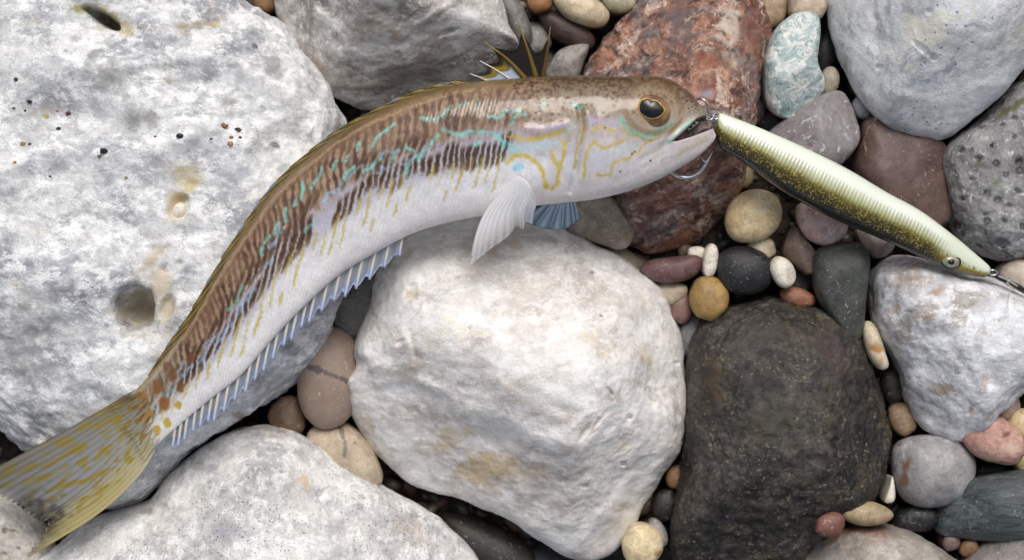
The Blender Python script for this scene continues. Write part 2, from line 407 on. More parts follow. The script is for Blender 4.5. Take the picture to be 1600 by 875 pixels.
M_top = rockmat('grey_limestone', [(0.3, (136, 128, 120)), (0.45, (174, 167, 160)), (0.56, (204, 200, 196)), (0.7, (226, 224, 222))], s1=38, dist=0.8,
                patches=[((224, 222, 220), 70, 0.53, 0.63, 0.75), ((128, 116, 106), 55, 0.53, 0.64, 0.6)], fine=0.15, bump=0.7, rough=0.7, crust=((222, 220, 217), 0.51, 0.58, 0.7),
                fleck=((240, 238, 234), 420, 0.3, 0.15, 0.8), stretch=(1, 1.2, 1))
rock('rock', 'grey limestone rock with white mottling, behind the middle of the fish back',
     [(418, -60), (425, 15), (440, 65), (468, 112), (500, 138), (545, 160), (590, 172), (640, 165), (700, 150), (745, 128), (768, 108), (790, 82), (813, 74), (800, 45), (785, 0), (770, -60), (700, -130), (560, -150), (460, -110)],
     0.040, 0.042, 0.036, M_top, n=260, eu=2.5, cat='rock', tilt=(0.0, 0.12), rough=((20, 1.8), (60, 0.9), (170, 0.4), (380, 0.18)),
     cuts=[(0.1, -0.75, 0.6, 0.62), (-0.7, -0.2, 0.6, 0.72), (0.5, 0.3, 0.8, 0.80)],
     dents=[(600, 20, 50, 26, 20, 1.6, 1), (505, 10, 14, 10, 40, 2, 1.5), (650, 55, 30, 20, -30, 1.5, 1), (700, 50, 20, 5, -20, 1, 1.5), (560, 70, 22, 14, 0, 1, 1)],
     ridges=[([(490, 0), (520, 40), (545, 75), (580, 95)], 6, 0.8), ([(650, 40), (690, 15), (730, -10)], 5, 0.7)],
     stains=[(510, 25, 7, 34, -35, (232, 230, 226), 0.8), (545, 75, 8, 30, -45, (228, 226, 222), 0.7), (720, 40, 40, 40, 0, (226, 226, 228), 0.7), (640, 110, 90, 34, 0, (140, 131, 122), 0.6), (500, 110, 50, 26, 30, (150, 138, 126), 0.5), (590, 40, 40, 26, 0, (170, 150, 130), 0.6)])  # darker greys by the lower edge: painted shade of the downturned face

M_centre = rockmat('cream_limestone', [(0.28, (186, 176, 168)), (0.42, (214, 206, 199)), (0.52, (232, 227, 222)), (0.66, (244, 242, 240)), (0.78, (222, 214, 206))], s1=30, dist=0.6,
                   patches=[((184, 173, 166), 50, 0.52, 0.62, 0.6), ((236, 226, 206), 34, 0.54, 0.64, 0.6), ((246, 245, 243), 170, 0.52, 0.62, 0.5)], fine=0.09, bump=0.7, rough=0.7, crust=((250, 248, 246), 0.46, 0.58, 0.7), stretch=(1.0, 1.5, 1), rot=(0, 0, -0.6))
rock('rock', 'broad cream-white rock with a tan stain, beneath the pectoral fin',
     [(592, 405), (640, 365), (700, 348), (760, 343), (850, 350), (900, 365), (960, 400), (1020, 440), (1055, 490), (1070, 550), (1073, 640), (1064, 700), (1040, 752), (1012, 800), (990, 850), (955, 890),
      (900, 882), (845, 852), (795, 818), (730, 795), (655, 772), (610, 737), (575, 692), (550, 642), (545, 603), (560, 570), (556, 540), (574, 480)],
     0.038, 0.042, 0.036, M_centre, n=330, eu=2.7, cat='rock', centre=(810, 600), rough=((16, 1.8), (45, 0.9), (120, 0.4), (320, 0.16)),
     cuts=[(-0.42, -0.66, 0.62, 0.60), (0.25, 0.7, 0.65, 0.86), (0.8, 0.1, 0.5, 0.88), (0.55, -0.6, 0.55, 0.84)], ridge_noise=0.55,
     dents=[(640, 600, 70, 40, 15, 3.0, 1), (760, 690, 110, 60, 25, 3.2, 1), (600, 480, 30, 50, 20, 1.5, 1), (983, 652, 4.5, 4.5, 0, 3, 2), (974, 725, 4.5, 4.5, 0, 3, 2), (925, 427, 3.5, 3.5, 0, 3, 2), (889, 391, 7, 5, 30, 2, 2), (939, 494, 2.5, 2.5, 0, 2, 2),
            (953, 612, 10, 3, 55, 1.6, 2), (733, 514, 3, 3, 0, 2, 2), (1057, 568, 5, 4, 0, 1.5, 2), (642, 455, 10, 14, 30, 1.6, 1.5), (625, 535, 5, 8, 40, 1.6, 2), (935, 660, 12, 4, -50, 1, 1.5), (915, 675, 20, 5, -55, 1, 1.5), (915, 760, 6, 3, 0, 1.4, 2), (880, 640, 36, 10, 25, 1.2, 1)],
     ridges=[([(565, 560), (600, 580), (660, 600), (720, 640), (790, 660), (850, 690), (900, 700)], 22, 1.9), ([(590, 600), (640, 590), (690, 610)], 8, 0.8), ([(985, 560), (995, 650), (990, 730), (960, 800)], 14, 1.2), ([(640, 520), (650, 560), (640, 600)], 5, -0.9)],
     stains=[(760, 735, 72, 28, -8, (204, 178, 136), 0.8), (700, 690, 50, 24, -20, (208, 186, 150), 0.6), (830, 740, 34, 20, 0, (200, 176, 140), 0.5), (640, 460, 24, 10, 40, (192, 160, 120), 0.55), (655, 560, 6, 26, -15, (190, 155, 110), 0.5), (575, 660, 8, 40, -25, (190, 168, 130), 0.6),
             (1010, 560, 20, 12, 0, (210, 192, 140), 0.6), (610, 720, 30, 18, 30, (178, 150, 128), 0.5), (700, 650, 100, 36, 20, (182, 176, 174), 0.5), (820, 770, 90, 30, 15, (186, 180, 176), 0.5), (780, 385, 60, 14, 0, (204, 182, 160), 0.5), (880, 540, 60, 40, 0, (244, 243, 242), 0.5)])  # the two wide greys paint in the shade of the lower-left facet

M_bl = rockmat('speckled_limestone', [(0.3, (168, 166, 168)), (0.44, (196, 194, 193)), (0.55, (220, 218, 215)), (0.7, (236, 234, 230))], s1=34, dist=0.4,
               patches=[((160, 160, 166), 110, 0.54, 0.64, 0.55), ((240, 240, 240), 260, 0.52, 0.62, 0.6), ((216, 204, 180), 50, 0.6, 0.7, 0.5)], pores=((132, 124, 114), 950, 0.24, 0.48), fine=0.14, bump=0.85, rough=0.85, crust=((244, 243, 241), 0.49, 0.57, 0.7))
rock('rock', 'pale grey finely pored rock in front of the tail fin',
     [(30, 900), (90, 852), (135, 815), (190, 793), (232, 780), (262, 742), (310, 702), (370, 668), (430, 667), (490, 690), (560, 735), (640, 780), (700, 822), (748, 878), (760, 960), (640, 1050), (380, 1080), (150, 1040), (40, 970)],
     0.036, 0.036, 0.034, M_bl, n=300, eu=2.5, cat='rock', centre=(400, 860), rough=((18, 1.8), (50, 0.9), (140, 0.4), (320, 0.18)),
     cuts=[(-0.3, 0.6, 0.7, 0.78), (0.6, 0.45, 0.6, 0.80)], dents=[(470, 770, 60, 110, 35, 2.2, 1), (250, 800, 40, 26, 0, 2, 1), (640, 830, 40, 30, -40, 1.6, 1), (300, 760, 20, 40, 40, 1, 1)],
     ridges=[([(420, 700), (500, 790), (540, 875)], 26, 1.0)],
     stains=[(470, 755, 20, 12, 40, (200, 174, 130), 0.6), (640, 830, 50, 26, 40, (205, 195, 180), 0.4), (230, 800, 14, 8, -20, (180, 165, 150), 0.6), (360, 830, 60, 30, 0, (165, 165, 172), 0.5), (440, 680, 40, 12, 10, (176, 168, 158), 0.5)])

M_tr = rockmat('blue_white_limestone', [(0.3, (184, 188, 195)), (0.44, (214, 217, 222)), (0.55, (236, 237, 239)), (0.7, (244, 244, 242))], s1=26, dist=0.5,
               patches=[((228, 224, 212), 36, 0.55, 0.65, 0.5), ((158, 162, 170), 60, 0.53, 0.62, 0.6)], fine=0.13, bump=0.75, rough=0.7, pores=((120, 116, 108), 420, 0.2, 0.52), crust=((244, 244, 243), 0.49, 0.56, 0.8))
rock('rock', 'smooth bluish-white limestone rock overhanging the pitted grey rock',
     [(1275, -60), (1292, 15), (1303, 60), (1322, 115), (1350, 165), (1392, 206), (1440, 219), (1476, 221), (1512, 195), (1560, 150), (1605, 100), (1680, 50), (1690, -60), (1600, -140), (1400, -150)],
     0.045, 0.040, 0.036, M_tr, n=250, eu=2.8, cat='rock', rough=((16, 1.4), (45, 0.6), (130, 0.25), (320, 0.12)), tilt=(-0.05, 0.05),
     cuts=[(-0.8, -0.1, 0.55, 0.76), (0.1, -0.75, 0.65, 0.74), (0.6, -0.4, 0.65, 0.84)], dents=[(1459, 90, 6, 5, 0, 2, 2), (1374, 105, 7, 5, 0, 1.5, 1.5), (1440, 75, 20, 6, 40, 1, 1.5), (1452, 18, 6, 4, 0, 1, 2)],
     ridges=[([(1340, 40), (1365, 110), (1400, 150), (1470, 160)], 14, 1.0)],
     stains=[(1450, 50, 60, 30, -20, (234, 230, 216), 0.7), (1505, 20, 22, 30, 0, (214, 204, 160), 0.5), (1530, 100, 50, 40, -30, (180, 182, 186), 0.4), (1390, 180, 40, 20, 20, (176, 182, 192), 0.5), (1580, 60, 30, 50, 0, (190, 186, 176), 0.5)])  # cool greys are painted shade on the lower facets

M_pit = rockmat('pitted_grey_stone', [(0.3, (104, 102, 104)), (0.46, (138, 136, 138)), (0.6, (170, 168, 168)), (0.72, (192, 190, 188))], s1=60, dist=0.4,
                patches=[((112, 118, 88), 45, 0.58, 0.68, 0.55)], pores=((50, 46, 40), 230, 0.42, 0.40), fleck=((215, 215, 212), 500, 0.35, 0.25, 0.8), fine=0.2, bump=0.9, rough=0.8)
rock('rock', 'grey rock riddled with dark pits, beneath the bluish-white rock',
     [(1468, 250), (1490, 215), (1530, 185), (1590, 130), (1690, 110), (1780, 180), (1780, 330), (1700, 390), (1625, 402), (1560, 412), (1505, 385), (1482, 340)],
     0.034, 0.030, 0.036, M_pit, n=220, eu=2.8, cat='rock', rough=((20, 1.2), (70, 0.7), (200, 0.5), (420, 0.25)),
     dents=[(1543, 305, 7, 9, 0, 3, 2), (1515, 360, 9, 8, 0, 3, 2), (1496, 352, 10, 7, 0, 3, 2), (1566, 380, 12, 9, 0, 3, 2), (1577, 322, 6, 5, 0, 2, 2), (1530, 247, 7, 4, 0, 2, 2), (1551, 227, 4, 4, 0, 2, 2), (1590, 300, 5, 5, 0, 2, 2), (1505, 310, 5, 5, 0, 2, 2), (1570, 345, 4, 4, 0, 2, 2),
            (1505, 236, 6, 5, 0, 2, 2), (1520, 280, 5, 4, 0, 2, 2), (1585, 185, 6, 4, 0, 2, 2), (1568, 196, 5, 4, 0, 2, 2), (1592, 250, 5, 4, 0, 2, 2), (1540, 335, 4, 4, 0, 2, 2)],
     stains=[(1590, 160, 40, 8, -25, (104, 108, 70), 0.8), (1535, 262, 12, 9, 20, (92, 88, 66), 0.7), (1497, 352, 10, 8, 0, (80, 45, 35), 0.9), (1560, 300, 50, 40, 0, (176, 176, 178), 0.4), (1490, 285, 14, 8, 0, (110, 110, 80), 0.5)])

M_right = rockmat('weathered_white_stone', [(0.3, (150, 146, 142)), (0.43, (188, 186, 186)), (0.54, (212, 213, 217)), (0.7, (236, 237, 240))], s1=42, dist=0.9,
                  patches=[((156, 146, 132), 42, 0.54, 0.63, 0.65), ((240, 241, 244), 80, 0.52, 0.6, 0.7)], fine=0.12, bump=0.7, rough=0.5, spec=0.5, crust=((244, 244, 246), 0.50, 0.57, 0.8), stretch=(1, 1.4, 1), rot=(0, 0, 0.4))
rock('rock', 'white and grey lumpy rock with rusty spots, carrying the nose of the lure',
     [(1355, 440), (1366, 414), (1400, 400), (1442, 404), (1490, 422), (1560, 440), (1605, 462), (1665, 500), (1660, 570), (1600, 608), (1560, 640), (1530, 674), (1490, 688), (1440, 670), (1412, 625), (1398, 565), (1366, 512)],
     0.036, 0.031, 0.032, M_right, n=230, eu=2.4, cat='rock', centre=(1490, 540), rough=((22, 1.8), (60, 1.0), (150, 0.4), (340, 0.2)), cuts=[(-0.5, -0.5, 0.7, 0.74)],
     dents=[(1580, 475, 6, 16, 0, 2, 1.5), (1470, 520, 20, 12, 0, 1.5, 1), (1545, 580, 30, 20, 40, 2, 1), (1400, 470, 12, 30, 0, 1.5, 1), (1520, 640, 16, 4, -40, 1, 1.5), (1500, 560, 60, 10, 60, 1, 1)],
     stains=[(1420, 425, 34, 26, 0, (160, 142, 128), 0.75), (1460, 453, 22, 12, 20, (170, 144, 124), 0.65), (1455, 495, 16, 9, 0, (176, 146, 126), 0.65), (1395, 482, 16, 10, 0, (176, 154, 126), 0.6), (1470, 608, 26, 10, 0, (168, 146, 124), 0.6), (1520, 640, 12, 16, 20, (160, 132, 108), 0.6), (1365, 470, 10, 30, 0, (156, 146, 124), 0.6), (1535, 600, 10, 24, 50, (172, 150, 128), 0.5), (1455, 650, 40, 26, 0, (160, 160, 164), 0.4)])

M_red = rockmat('red_jasper_rock', [(0.28, (66, 48, 44)), (0.40, (112, 74, 62)), (0.5, (148, 106, 88)), (0.6, (178, 136, 116)), (0.74, (130, 116, 110))], s1=52, dist=1.2,
                patches=[((172, 136, 118), 90, 0.52, 0.62, 0.7), ((120, 112, 112), 42, 0.51, 0.60, 0.8), ((124, 68, 50), 60, 0.56, 0.67, 0.6), ((50, 38, 36), 160, 0.53, 0.61, 0.75), ((206, 184, 170), 110, 0.54, 0.61, 0.75)], vein=((186, 172, 160), 30, 0.014, 0.5), fine=0.35, bump=0.9, rough=0.6, spec=0.45, stretch=(1, 1, 1))
red_rock = rock('rock', 'reddish-brown veined rock propping up the head of the fish',
     [(898, 122), (918, 90), (945, 50), (985, 12), (1030, -40), (1120, -70), (1196, -45), (1207, 35), (1196, 95), (1184, 150), (1172, 210), (1160, 280), (1146, 330), (1120, 368), (1072, 397), (1022, 402), (985, 385), (963, 352), (960, 315), (940, 250), (908, 180)],
     0.038, 0.0345, 0.034, M_red, n=300, eu=2.9, cat='rock', centre=(1065, 170), rough=((24, 1.6), (70, 1.0), (180, 0.6), (400, 0.3)), ridge_noise=0.8,
     cuts=[(-0.7, 0.4, 0.6, 0.76), (0.75, 0.2, 0.6, 0.78), (0.3, -0.75, 0.55, 0.8)], rcuts=4, dents=[(1000, 85, 30, 40, 20, 2, 1), (1100, 90, 30, 12, 40, 1.5, 1), (970, 100, 8, 14, 0, 2, 1.5), (960, 60, 7, 12, 20, 2, 1.5), (1060, 330, 50, 14, -20, 2, 1)],
     stains=[(1060, 40, 28, 44, 0, (104, 92, 92), 0.8), (1060, 75, 24, 20, 0, (84, 72, 74), 0.7), (1100, 95, 26, 18, 20, (150, 88, 62), 0.7), (1145, 35, 14, 26, -30, (206, 196, 180), 0.75), (1130, 60, 30, 8, 40, (196, 184, 170), 0.6), (1150, 90, 30, 10, 20, (200, 186, 172), 0.5),
             (940, 80, 34, 40, 0, (182, 134, 110), 0.55), (1105, 150, 12, 7, 0, (165, 165, 178), 0.8), (1098, 140, 16, 10, 0, (138, 74, 54), 0.6), (1175, 40, 18, 50, 0, (110, 58, 50), 0.7), (1180, 120, 12, 40, 0, (128, 104, 100), 0.6), (1120, 320, 12, 50, -20, (176, 168, 150), 0.6), (1060, 355, 50, 14, -15, (110, 104, 110), 0.6), (1010, 330, 30, 26, 0, (118, 68, 52), 0.6), (1088, 350, 20, 9, -20, (70, 70, 66), 0.6)])

M_dark = rockmat('dark_basalt', [(0.3, (34, 32, 31)), (0.45, (52, 48, 46)), (0.58, (74, 69, 65)), (0.7, (62, 54, 54))], s1=46, dist=0.5,
                 patches=[((84, 74, 58), 60, 0.52, 0.64, 0.55), ((64, 50, 54), 30, 0.56, 0.66, 0.4)], fleck=((150, 140, 110), 760, 0.36, 0.2, 0.6), fine=0.5, bump=1.0, rough=0.42, spec=0.5, mid_bump=0.9)
rock('rock', 'large rounded blackish-brown rock with pale flecks',
     [(1082, 525), (1120, 490), (1180, 467), (1232, 465), (1290, 485), (1332, 515), (1362, 560), (1382, 620), (1396, 680), (1386, 740), (1360, 790), (1310, 820), (1275, 852), (1240, 890), (1180, 920), (1070, 900), (1048, 830), (1062, 740), (1068, 640), (1074, 570)],
     0.036, 0.034, 0.034, M_dark, n=280, eu=2.2, cat='rock', centre=(1220, 680), ridge_noise=0.5, rough=((20, 1.2), (60, 0.9), (180, 0.6), (420, 0.35)), cuts=[(0.8, 0.1, 0.55, 0.78), (0.0, -0.7, 0.7, 0.88)],
     dents=[(1225, 670, 12, 12, 0, 1.5, 1.5), (1305, 693, 9, 9, 0, 2, 1.5)], stains=[(1300, 560, 50, 26, 50, (78, 58, 62), 0.6), (1220, 660, 70, 60, 0, (70, 68, 56), 0.5), (1290, 630, 40, 60, 20, (92, 88, 66), 0.4), (1180, 520, 60, 30, -20, (84, 80, 74), 0.5), (1110, 600, 26, 70, 0, (74, 58, 40), 0.5)])

M_corner = rockmat('pored_beige_limestone', [(0.3, (160, 154, 146)), (0.5, (190, 184, 176)), (0.7, (212, 208, 202))], s1=60, pores=((84, 78, 66), 260, 0.36, 0.40), fine=0.18, bump=0.8)
rock('rock', 'beige pored rock under the tips of the tail fin', [(-110, 800), (-60, 760), (10, 765), (50, 795), (80, 840), (85, 890), (40, 950), (-60, 960), (-120, 890)], 0.034, 0.022, 0.03, M_corner, n=150, cat='rock', rough=((30, 1.0), (90, 0.5), (250, 0.3)),
     dents=[(8, 830, 6, 6, 0, 2, 2), (20, 832, 5, 5, 0, 2, 2), (34, 824, 3, 3, 0, 2, 2), (6, 868, 5, 5, 0, 2, 2), (28, 858, 3, 3, 0, 2, 2)])

#MARK_PEBBLES
# ------------------------------------------------------------------ pebbles between the rocks
PM = {}
def pm(key, c1, c2, **kw):
    if key not in PM:
        a = dict(s1=60, fine=0.2, bump=0.4, rough=0.42, spec=0.5, grain=1800, fleck=((225, 220, 210), 700, 0.28, 0.0, 0.35)); a.update(kw)
        mid = tuple((x + y) / 2 for x, y in zip(c1, c2))
        PM[key] = rockmat(key, [(0.34, c1), (0.5, mid), (0.66, c2)], **a)
    return PM[key]
SM = ((40, 0.35), (120, 0.12))
RG = ((40, 0.8), (120, 0.4), (300, 0.2))
def peb(label, out, top, mat, name='pebble', hfrac=0.75, n=80, dz=None, **kw):
    """pebble whose top reaches height top (m) and whose belly reaches the grit or the stones below it"""
    O = np.array(out); w = math.sqrt((O[:, 0].max() - O[:, 0].min()) * (O[:, 1].max() - O[:, 1].min())) * PXM / 2
    hu = w * hfrac; ze = top - hu
    cx, cy = XY(O[:, 0].mean(), O[:, 1].mean(), ze)
    g = float(ground_z(np.array([cx]), np.array([cy]))[0]) - 0.0015
    hd = max(ze - g, hu * 0.6) if dz is None else dz
    kw.setdefault('rough', SM); kw.setdefault('eu', 2.3); kw.setdefault('el', 2.6)
    return rock(name, label, out, ze, hu, hd, mat, n=n, **kw)

pm_cream = pm('cream_pebble', (196, 172, 128), (222, 204, 166)); pm_beige = pm('beige_pebble', (170, 152, 132), (204, 188, 166))
pm_grey = pm('grey_pebble', (112, 108, 106), (152, 148, 146), fleck=((205, 203, 205), 500, 0.3, 0.3, 0.6)); pm_white = pm('white_pebble', (216, 206, 186), (238, 232, 220), rough=0.35)
pm_black = pm('black_pebble', (28, 28, 30), (44, 44, 48), fleck=((120, 120, 126), 900, 0.3, 0.2, 0.5), rough=0.45); pm_brown = pm('brown_pebble', (92, 66, 46), (150, 114, 80)); pm_dark = pm('dark_stone', (36, 32, 29), (62, 56, 50))
# beneath the middle of the fish
peb('taupe oval pebble crossed by a dark grey vein', ell(515, 592, 50, 80, 6, wob=0.015), 0.052, pm('taupe_pebble', (146, 126, 112), (166, 146, 131), s1=25, fine=0.09), n=140, eu=2.1,
    stains=[(490 + i * 9, 574 + i * 3.6, 9, 4.2, 22, (92, 84, 82), 1.1) for i in range(-2, 9)])
peb('beige pebble with a thin grey vein, between the taupe pebble and the pored rock', [(478, 690), (488, 668), (515, 657), (548, 664), (578, 695), (598, 745), (580, 765), (530, 750), (490, 720)], 0.044, pm('vein_beige_pebble', (186, 168, 144), (208, 192, 168), s1=30), n=120,
    stains=[(531 + d[0], 665 + d[1], 3.6, 7, 0, (120, 110, 100), 1.1) for d in [(0, 0), (3, 9), (5, 18), (7, 27), (8, 36), (8, 45)]] + [(554, 695, 4, 3, 0, (110, 95, 85), 0.8)])
peb('knobbly brown stone wedged beside the taupe pebble', [(420, 655), (425, 635), (445, 618), (468, 622), (478, 650), (472, 675), (440, 680)], 0.04, pm('knobbly_brown', (96, 76, 60), (136, 112, 92)), name='stone', n=80, rough=RG)
peb('grey rough stone behind the anal fin', [(515, 470), (560, 430), (610, 440), (600, 500), (560, 530), (528, 520)], 0.046, pm('rough_grey', (104, 102, 98), (146, 142, 136), bump=0.6), name='stone', n=90, rough=RG)
peb('dark brown stone in the gap under the cream-white rock', [(690, 800), (760, 810), (830, 850), (850, 900), (780, 920), (700, 870)], 0.026, pm_dark, name='stone', n=60)
peb('blackish pebble beneath the dark brown stone', ell(870, 885, 60, 35, 20), 0.022, pm_black, n=60)
# top gap
peb('slate-grey long pebble beside the grey limestone rock', [(770, -20), (800, -15), (822, 20), (832, 60), (815, 70), (795, 40)], 0.042, pm('slate_grey', (92, 90, 88), (130, 126, 122)), n=80, rough=RG)
peb('small orange-brown pebble beside the cream oblong pebble', ell(843, 3, 20, 16), 0.044, pm('orange_brown', (128, 88, 50), (160, 118, 76)), n=60)
peb('oblong cream pebble with brownish ends', ell(908, 12, 46, 24, 24), 0.047, pm('cream_brown', (188, 168, 138), (216, 202, 176), s1=30), n=90, stains=[(895, 8, 14, 8, 0, (150, 115, 80), 0.6)])
peb('pale olive pebble touching the red veined rock', ell(968, 2, 26, 18), 0.044, pm('pale_olive', (150, 144, 116), (180, 172, 146)), n=60)
peb('dark purplish-brown oblong pebble under the cream oblong pebble', ell(886, 46, 50, 22, 30), 0.041, pm('purple_brown', (58, 44, 42), (84, 66, 62)), n=90)
peb('mid grey pebble behind the first dorsal spines', ell(836, 60, 28, 26), 0.036, pm_grey, n=70)
peb('pale grey wedge of stone behind the fish nape', [(848, 128), (858, 100), (880, 76), (918, 70), (912, 96), (900, 135), (870, 150)], 0.045, pm('pale_grey_wedge', (128, 124, 118), (164, 158, 150), bump=0.4), name='stone', n=80, rough=RG, rcuts=3)
peb('dark grey stone beneath the pale grey wedge', ell(850, 95, 42, 26, 40), 0.03, pm_dark, name='stone', n=60)
peb('brown pebble in the gap behind the huge pitted rock', ell(414, 4, 18, 16), 0.034, pm_brown, n=50)
# behind the lure
peb('teal and white speckled stone', [(1213, 42), (1232, 26), (1252, 19), (1274, 24), (1281, 50), (1277, 95), (1288, 130), (1276, 160), (1247, 186), (1216, 180), (1196, 152), (1193, 100), (1204, 60)], 0.060, pm('teal_speckle', (140, 164, 164), (198, 210, 210), s1=120, rough1=0.75, patches=[((232, 232, 228), 200, 0.48, 0.55, 0.8), ((104, 132, 128), 230, 0.55, 0.62, 0.75), ((218, 204, 186), 150, 0.60, 0.66, 0.6)], fine=0.15, bump=0.6, rough=0.6), name='stone', n=130, rough=((40, 0.8), (120, 0.3)), rcuts=2)
peb('beige pebble between teal speckled stone and bluish-white rock', ell(1262, 8, 30, 26), 0.046, pm_beige, n=60)
peb('tan pebble behind teal speckled stone', ell(1205, 15, 24, 30, 20), 0.04, pm('tan_pebble', (140, 118, 92), (170, 148, 120)), n=60)
peb('greyish beige pebble half under the teal speckled stone', ell(1296, 126, 16, 22, 10), 0.042, pm('greige_pebble', (140, 130, 114), (170, 158, 140)), n=60)
peb('black pebble in the crevice beside the bluish-white rock', ell(1292, 80, 18, 34, 10), 0.032, pm_black, n=60)
peb('dark grey pebble under the teal speckled stone', ell(1207, 192, 22, 20, 0), 0.036, pm('charcoal_pebble', (54, 54, 56), (78, 78, 80)), n=60)
peb('grey pebble touching the red rock and the lure', ell(1182, 175, 14, 24, 20), 0.036, pm_grey, n=60)
peb('purplish-grey rounded stone resting against the lure', [(1200, 215), (1225, 185), (1255, 160), (1292, 144), (1324, 144), (1338, 165), (1344, 200), (1338, 228), (1317, 256), (1290, 275), (1240, 260)], 0.057, pm('purple_grey', (124, 118, 118), (154, 148, 148), s1=30, fleck=((222, 220, 222), 380, 0.28, 0.25, 0.7), bump=0.35), name='stone', n=130, rcuts=3, rough=((30, 0.6), (110, 0.15)))
peb('small grey pebble beside the purplish-grey stone', ell(1347, 168, 14, 18, -20), 0.042, pm('grey_blue_pebble', (120, 122, 128), (150, 152, 158)), n=60)
peb('maroon-brown blocky stone with thin pale veins', [(1334, 268), (1340, 225), (1348, 188), (1385, 180), (1425, 205), (1472, 222), (1484, 262), (1488, 325), (1476, 350), (1430, 365), (1375, 320)], 0.052, pm('maroon_stone', (84, 66, 62), (116, 94, 88), s1=40, vein=((186, 160, 134), 26, 0.013, 0.8), fine=0.2, bump=0.4), name='stone', n=130, rcuts=4, rough=((30, 0.6), (110, 0.2)), eu=2.8)
peb('pale beige ball-shaped pebble behind the leader', ell(1592, 432, 29, 28), 0.052, pm('pale_ball', (192, 178, 160), (210, 198, 182), s1=25), n=90, eu=2.05, hfrac=1.0)
peb('beige pebble beside the bluish-white rock', ell(1612, 12, 26, 24), 0.048, pm_beige, n=50)
# cluster below the head and the lure
peb('mottled whitish-brown stone behind the pelvic fin', [(872, 330), (900, 308), (950, 305), (975, 330), (990, 360), (975, 388), (935, 380), (890, 365)], 0.050, pm('mottled_white', (140, 124, 104), (196, 186, 172), s1=80, bump=0.6), name='stone', n=100, rough=RG)
peb('greige long stone between cream-white rock and red rock', [(925, 392), (960, 380), (1000, 405), (1015, 430), (990, 440), (950, 420)], 0.038, pm('greige_long', (130, 118, 104), (164, 150, 134)), name='stone', n=70)
peb('plum-coloured oblong pebble under the red rock', [(1003, 425), (1012, 408), (1050, 402), (1085, 398), (1100, 408), (1090, 428), (1065, 440), (1025, 440)], 0.048, pm('plum_pebble', (92, 64, 64), (122, 92, 90), s1=90), n=90)
peb('small whitish pebble tucked behind the plum pebble', ell(1090, 396, 16, 11, 10), 0.043, pm_white, n=50)
peb('ivory finger-shaped pebble beside the black pebble', ell(1110, 407, 12, 27, 8), 0.05, pm_white, n=60)
peb('smooth round black pebble beside the ochre pebble', [(1119, 420), (1124, 398), (1145, 386), (1172, 386), (1196, 398), (1206, 420), (1202, 446), (1180, 460), (1150, 460), (1128, 446)], 0.053, pm_black, n=110, hfrac=0.7)
peb('ochre-brown egg-shaped pebble below the black pebble', ell(1108, 466, 30, 36, 0), 0.051, pm('ochre_pebble', (146, 116, 64), (176, 144, 92), s1=40), n=90)
peb('pale cream pebble under the cream-white rock edge', [(1010, 450), (1040, 440), (1072, 446), (1070, 465), (1045, 478)], 0.042, pm_beige, n=60)
peb('mauve-brown pebble beside the ochre pebble', ell(1065, 482, 18, 24, 10), 0.042, pm('mauve_pebble', (112, 84, 76), (142, 114, 104)), n=60)
peb('reddish splinter of stone under the ochre pebble', ell(1085, 497, 14, 6, 20), 0.036, pm('reddish_splinter', (120, 66, 54), (150, 92, 76)), n=40)
peb('blue-grey stone between cream-white rock and dark rock', ell(1082, 525, 22, 34, 10), 0.038, pm('blue_grey_stone', (84, 86, 90), (116, 118, 120)), name='stone', n=60)
peb('large smooth cream-tan pebble beside the red rock', [(1133, 345), (1140, 318), (1162, 300), (1190, 296), (1214, 308), (1222, 332), (1212, 358), (1188, 375), (1158, 378), (1140, 366)], 0.056, pm_cream, n=110, stains=[(1190, 340, 20, 10, 0, (200, 168, 116), 0.5)])
peb('cream pebble under the large cream-tan pebble', ell(1190, 387, 22, 19, 20), 0.048, pm('cream_small', (190, 174, 144), (212, 198, 170)), n=70)
peb('pink and white veined pebble half under the lure', [(1245, 335), (1250, 318), (1275, 312), (1305, 330), (1324, 350), (1316, 372), (1290, 384), (1264, 376), (1250, 358)], 0.053, pm('pink_vein', (196, 160, 146), (220, 194, 184), s1=50, patches=[((160, 84, 70), 70, 0.57, 0.66, 0.7), ((226, 214, 206), 60, 0.55, 0.65, 0.6)], rough=0.35), n=100)
peb('brown wedge-shaped stone with a pale edge', [(1224, 392), (1232, 365), (1242, 354), (1258, 372), (1276, 395), (1280, 420), (1262, 430), (1240, 412)], 0.05, pm('brown_wedge', (100, 82, 72), (142, 122, 110), s1=90), name='stone', n=80, rcuts=3, rough=((60, 0.4),))
peb('small ivory lump of quartz beside the black pebble', [(1204, 420), (1210, 403), (1226, 404), (1240, 420), (1241, 438), (1228, 449), (1214, 440)], 0.053, pm_white, name='stone', n=70, rough=((70, 0.5),), rcuts=2)
peb('dark greenish-grey stone between the dark rock and the white lumpy rock', [(1268, 420), (1272, 395), (1295, 382), (1330, 377), (1354, 388), (1359, 420), (1352, 470), (1350, 520), (1336, 530), (1310, 512), (1285, 480), (1272, 450)], 0.056, pm('green_grey_dark', (54, 58, 56), (84, 86, 80), s1=70, patches=[((110, 104, 82), 90, 0.58, 0.68, 0.6)], fine=0.25, bump=0.5), name='stone', n=120, rcuts=2, rough=((40, 0.6), (120, 0.2)))
peb('brick-orange stone peeping over the dark rock', ell(1246, 464, 28, 16, 15), 0.046, pm('brick_orange', (132, 84, 62), (160, 112, 88)), name='stone', n=60)
peb('charcoal pebble behind the brick-orange stone', ell(1250, 440, 22, 22), 0.038, pm('charcoal_b', (48, 50, 54), (70, 72, 76)), n=50)
peb('greyish-pink angular stone under the lure belly', [(1338, 362), (1352, 360), (1395, 378), (1400, 398), (1368, 404), (1352, 390)], 0.044, pm('grey_pink', (128, 112, 104), (156, 140, 132)), name='stone', n=60, rcuts=3)
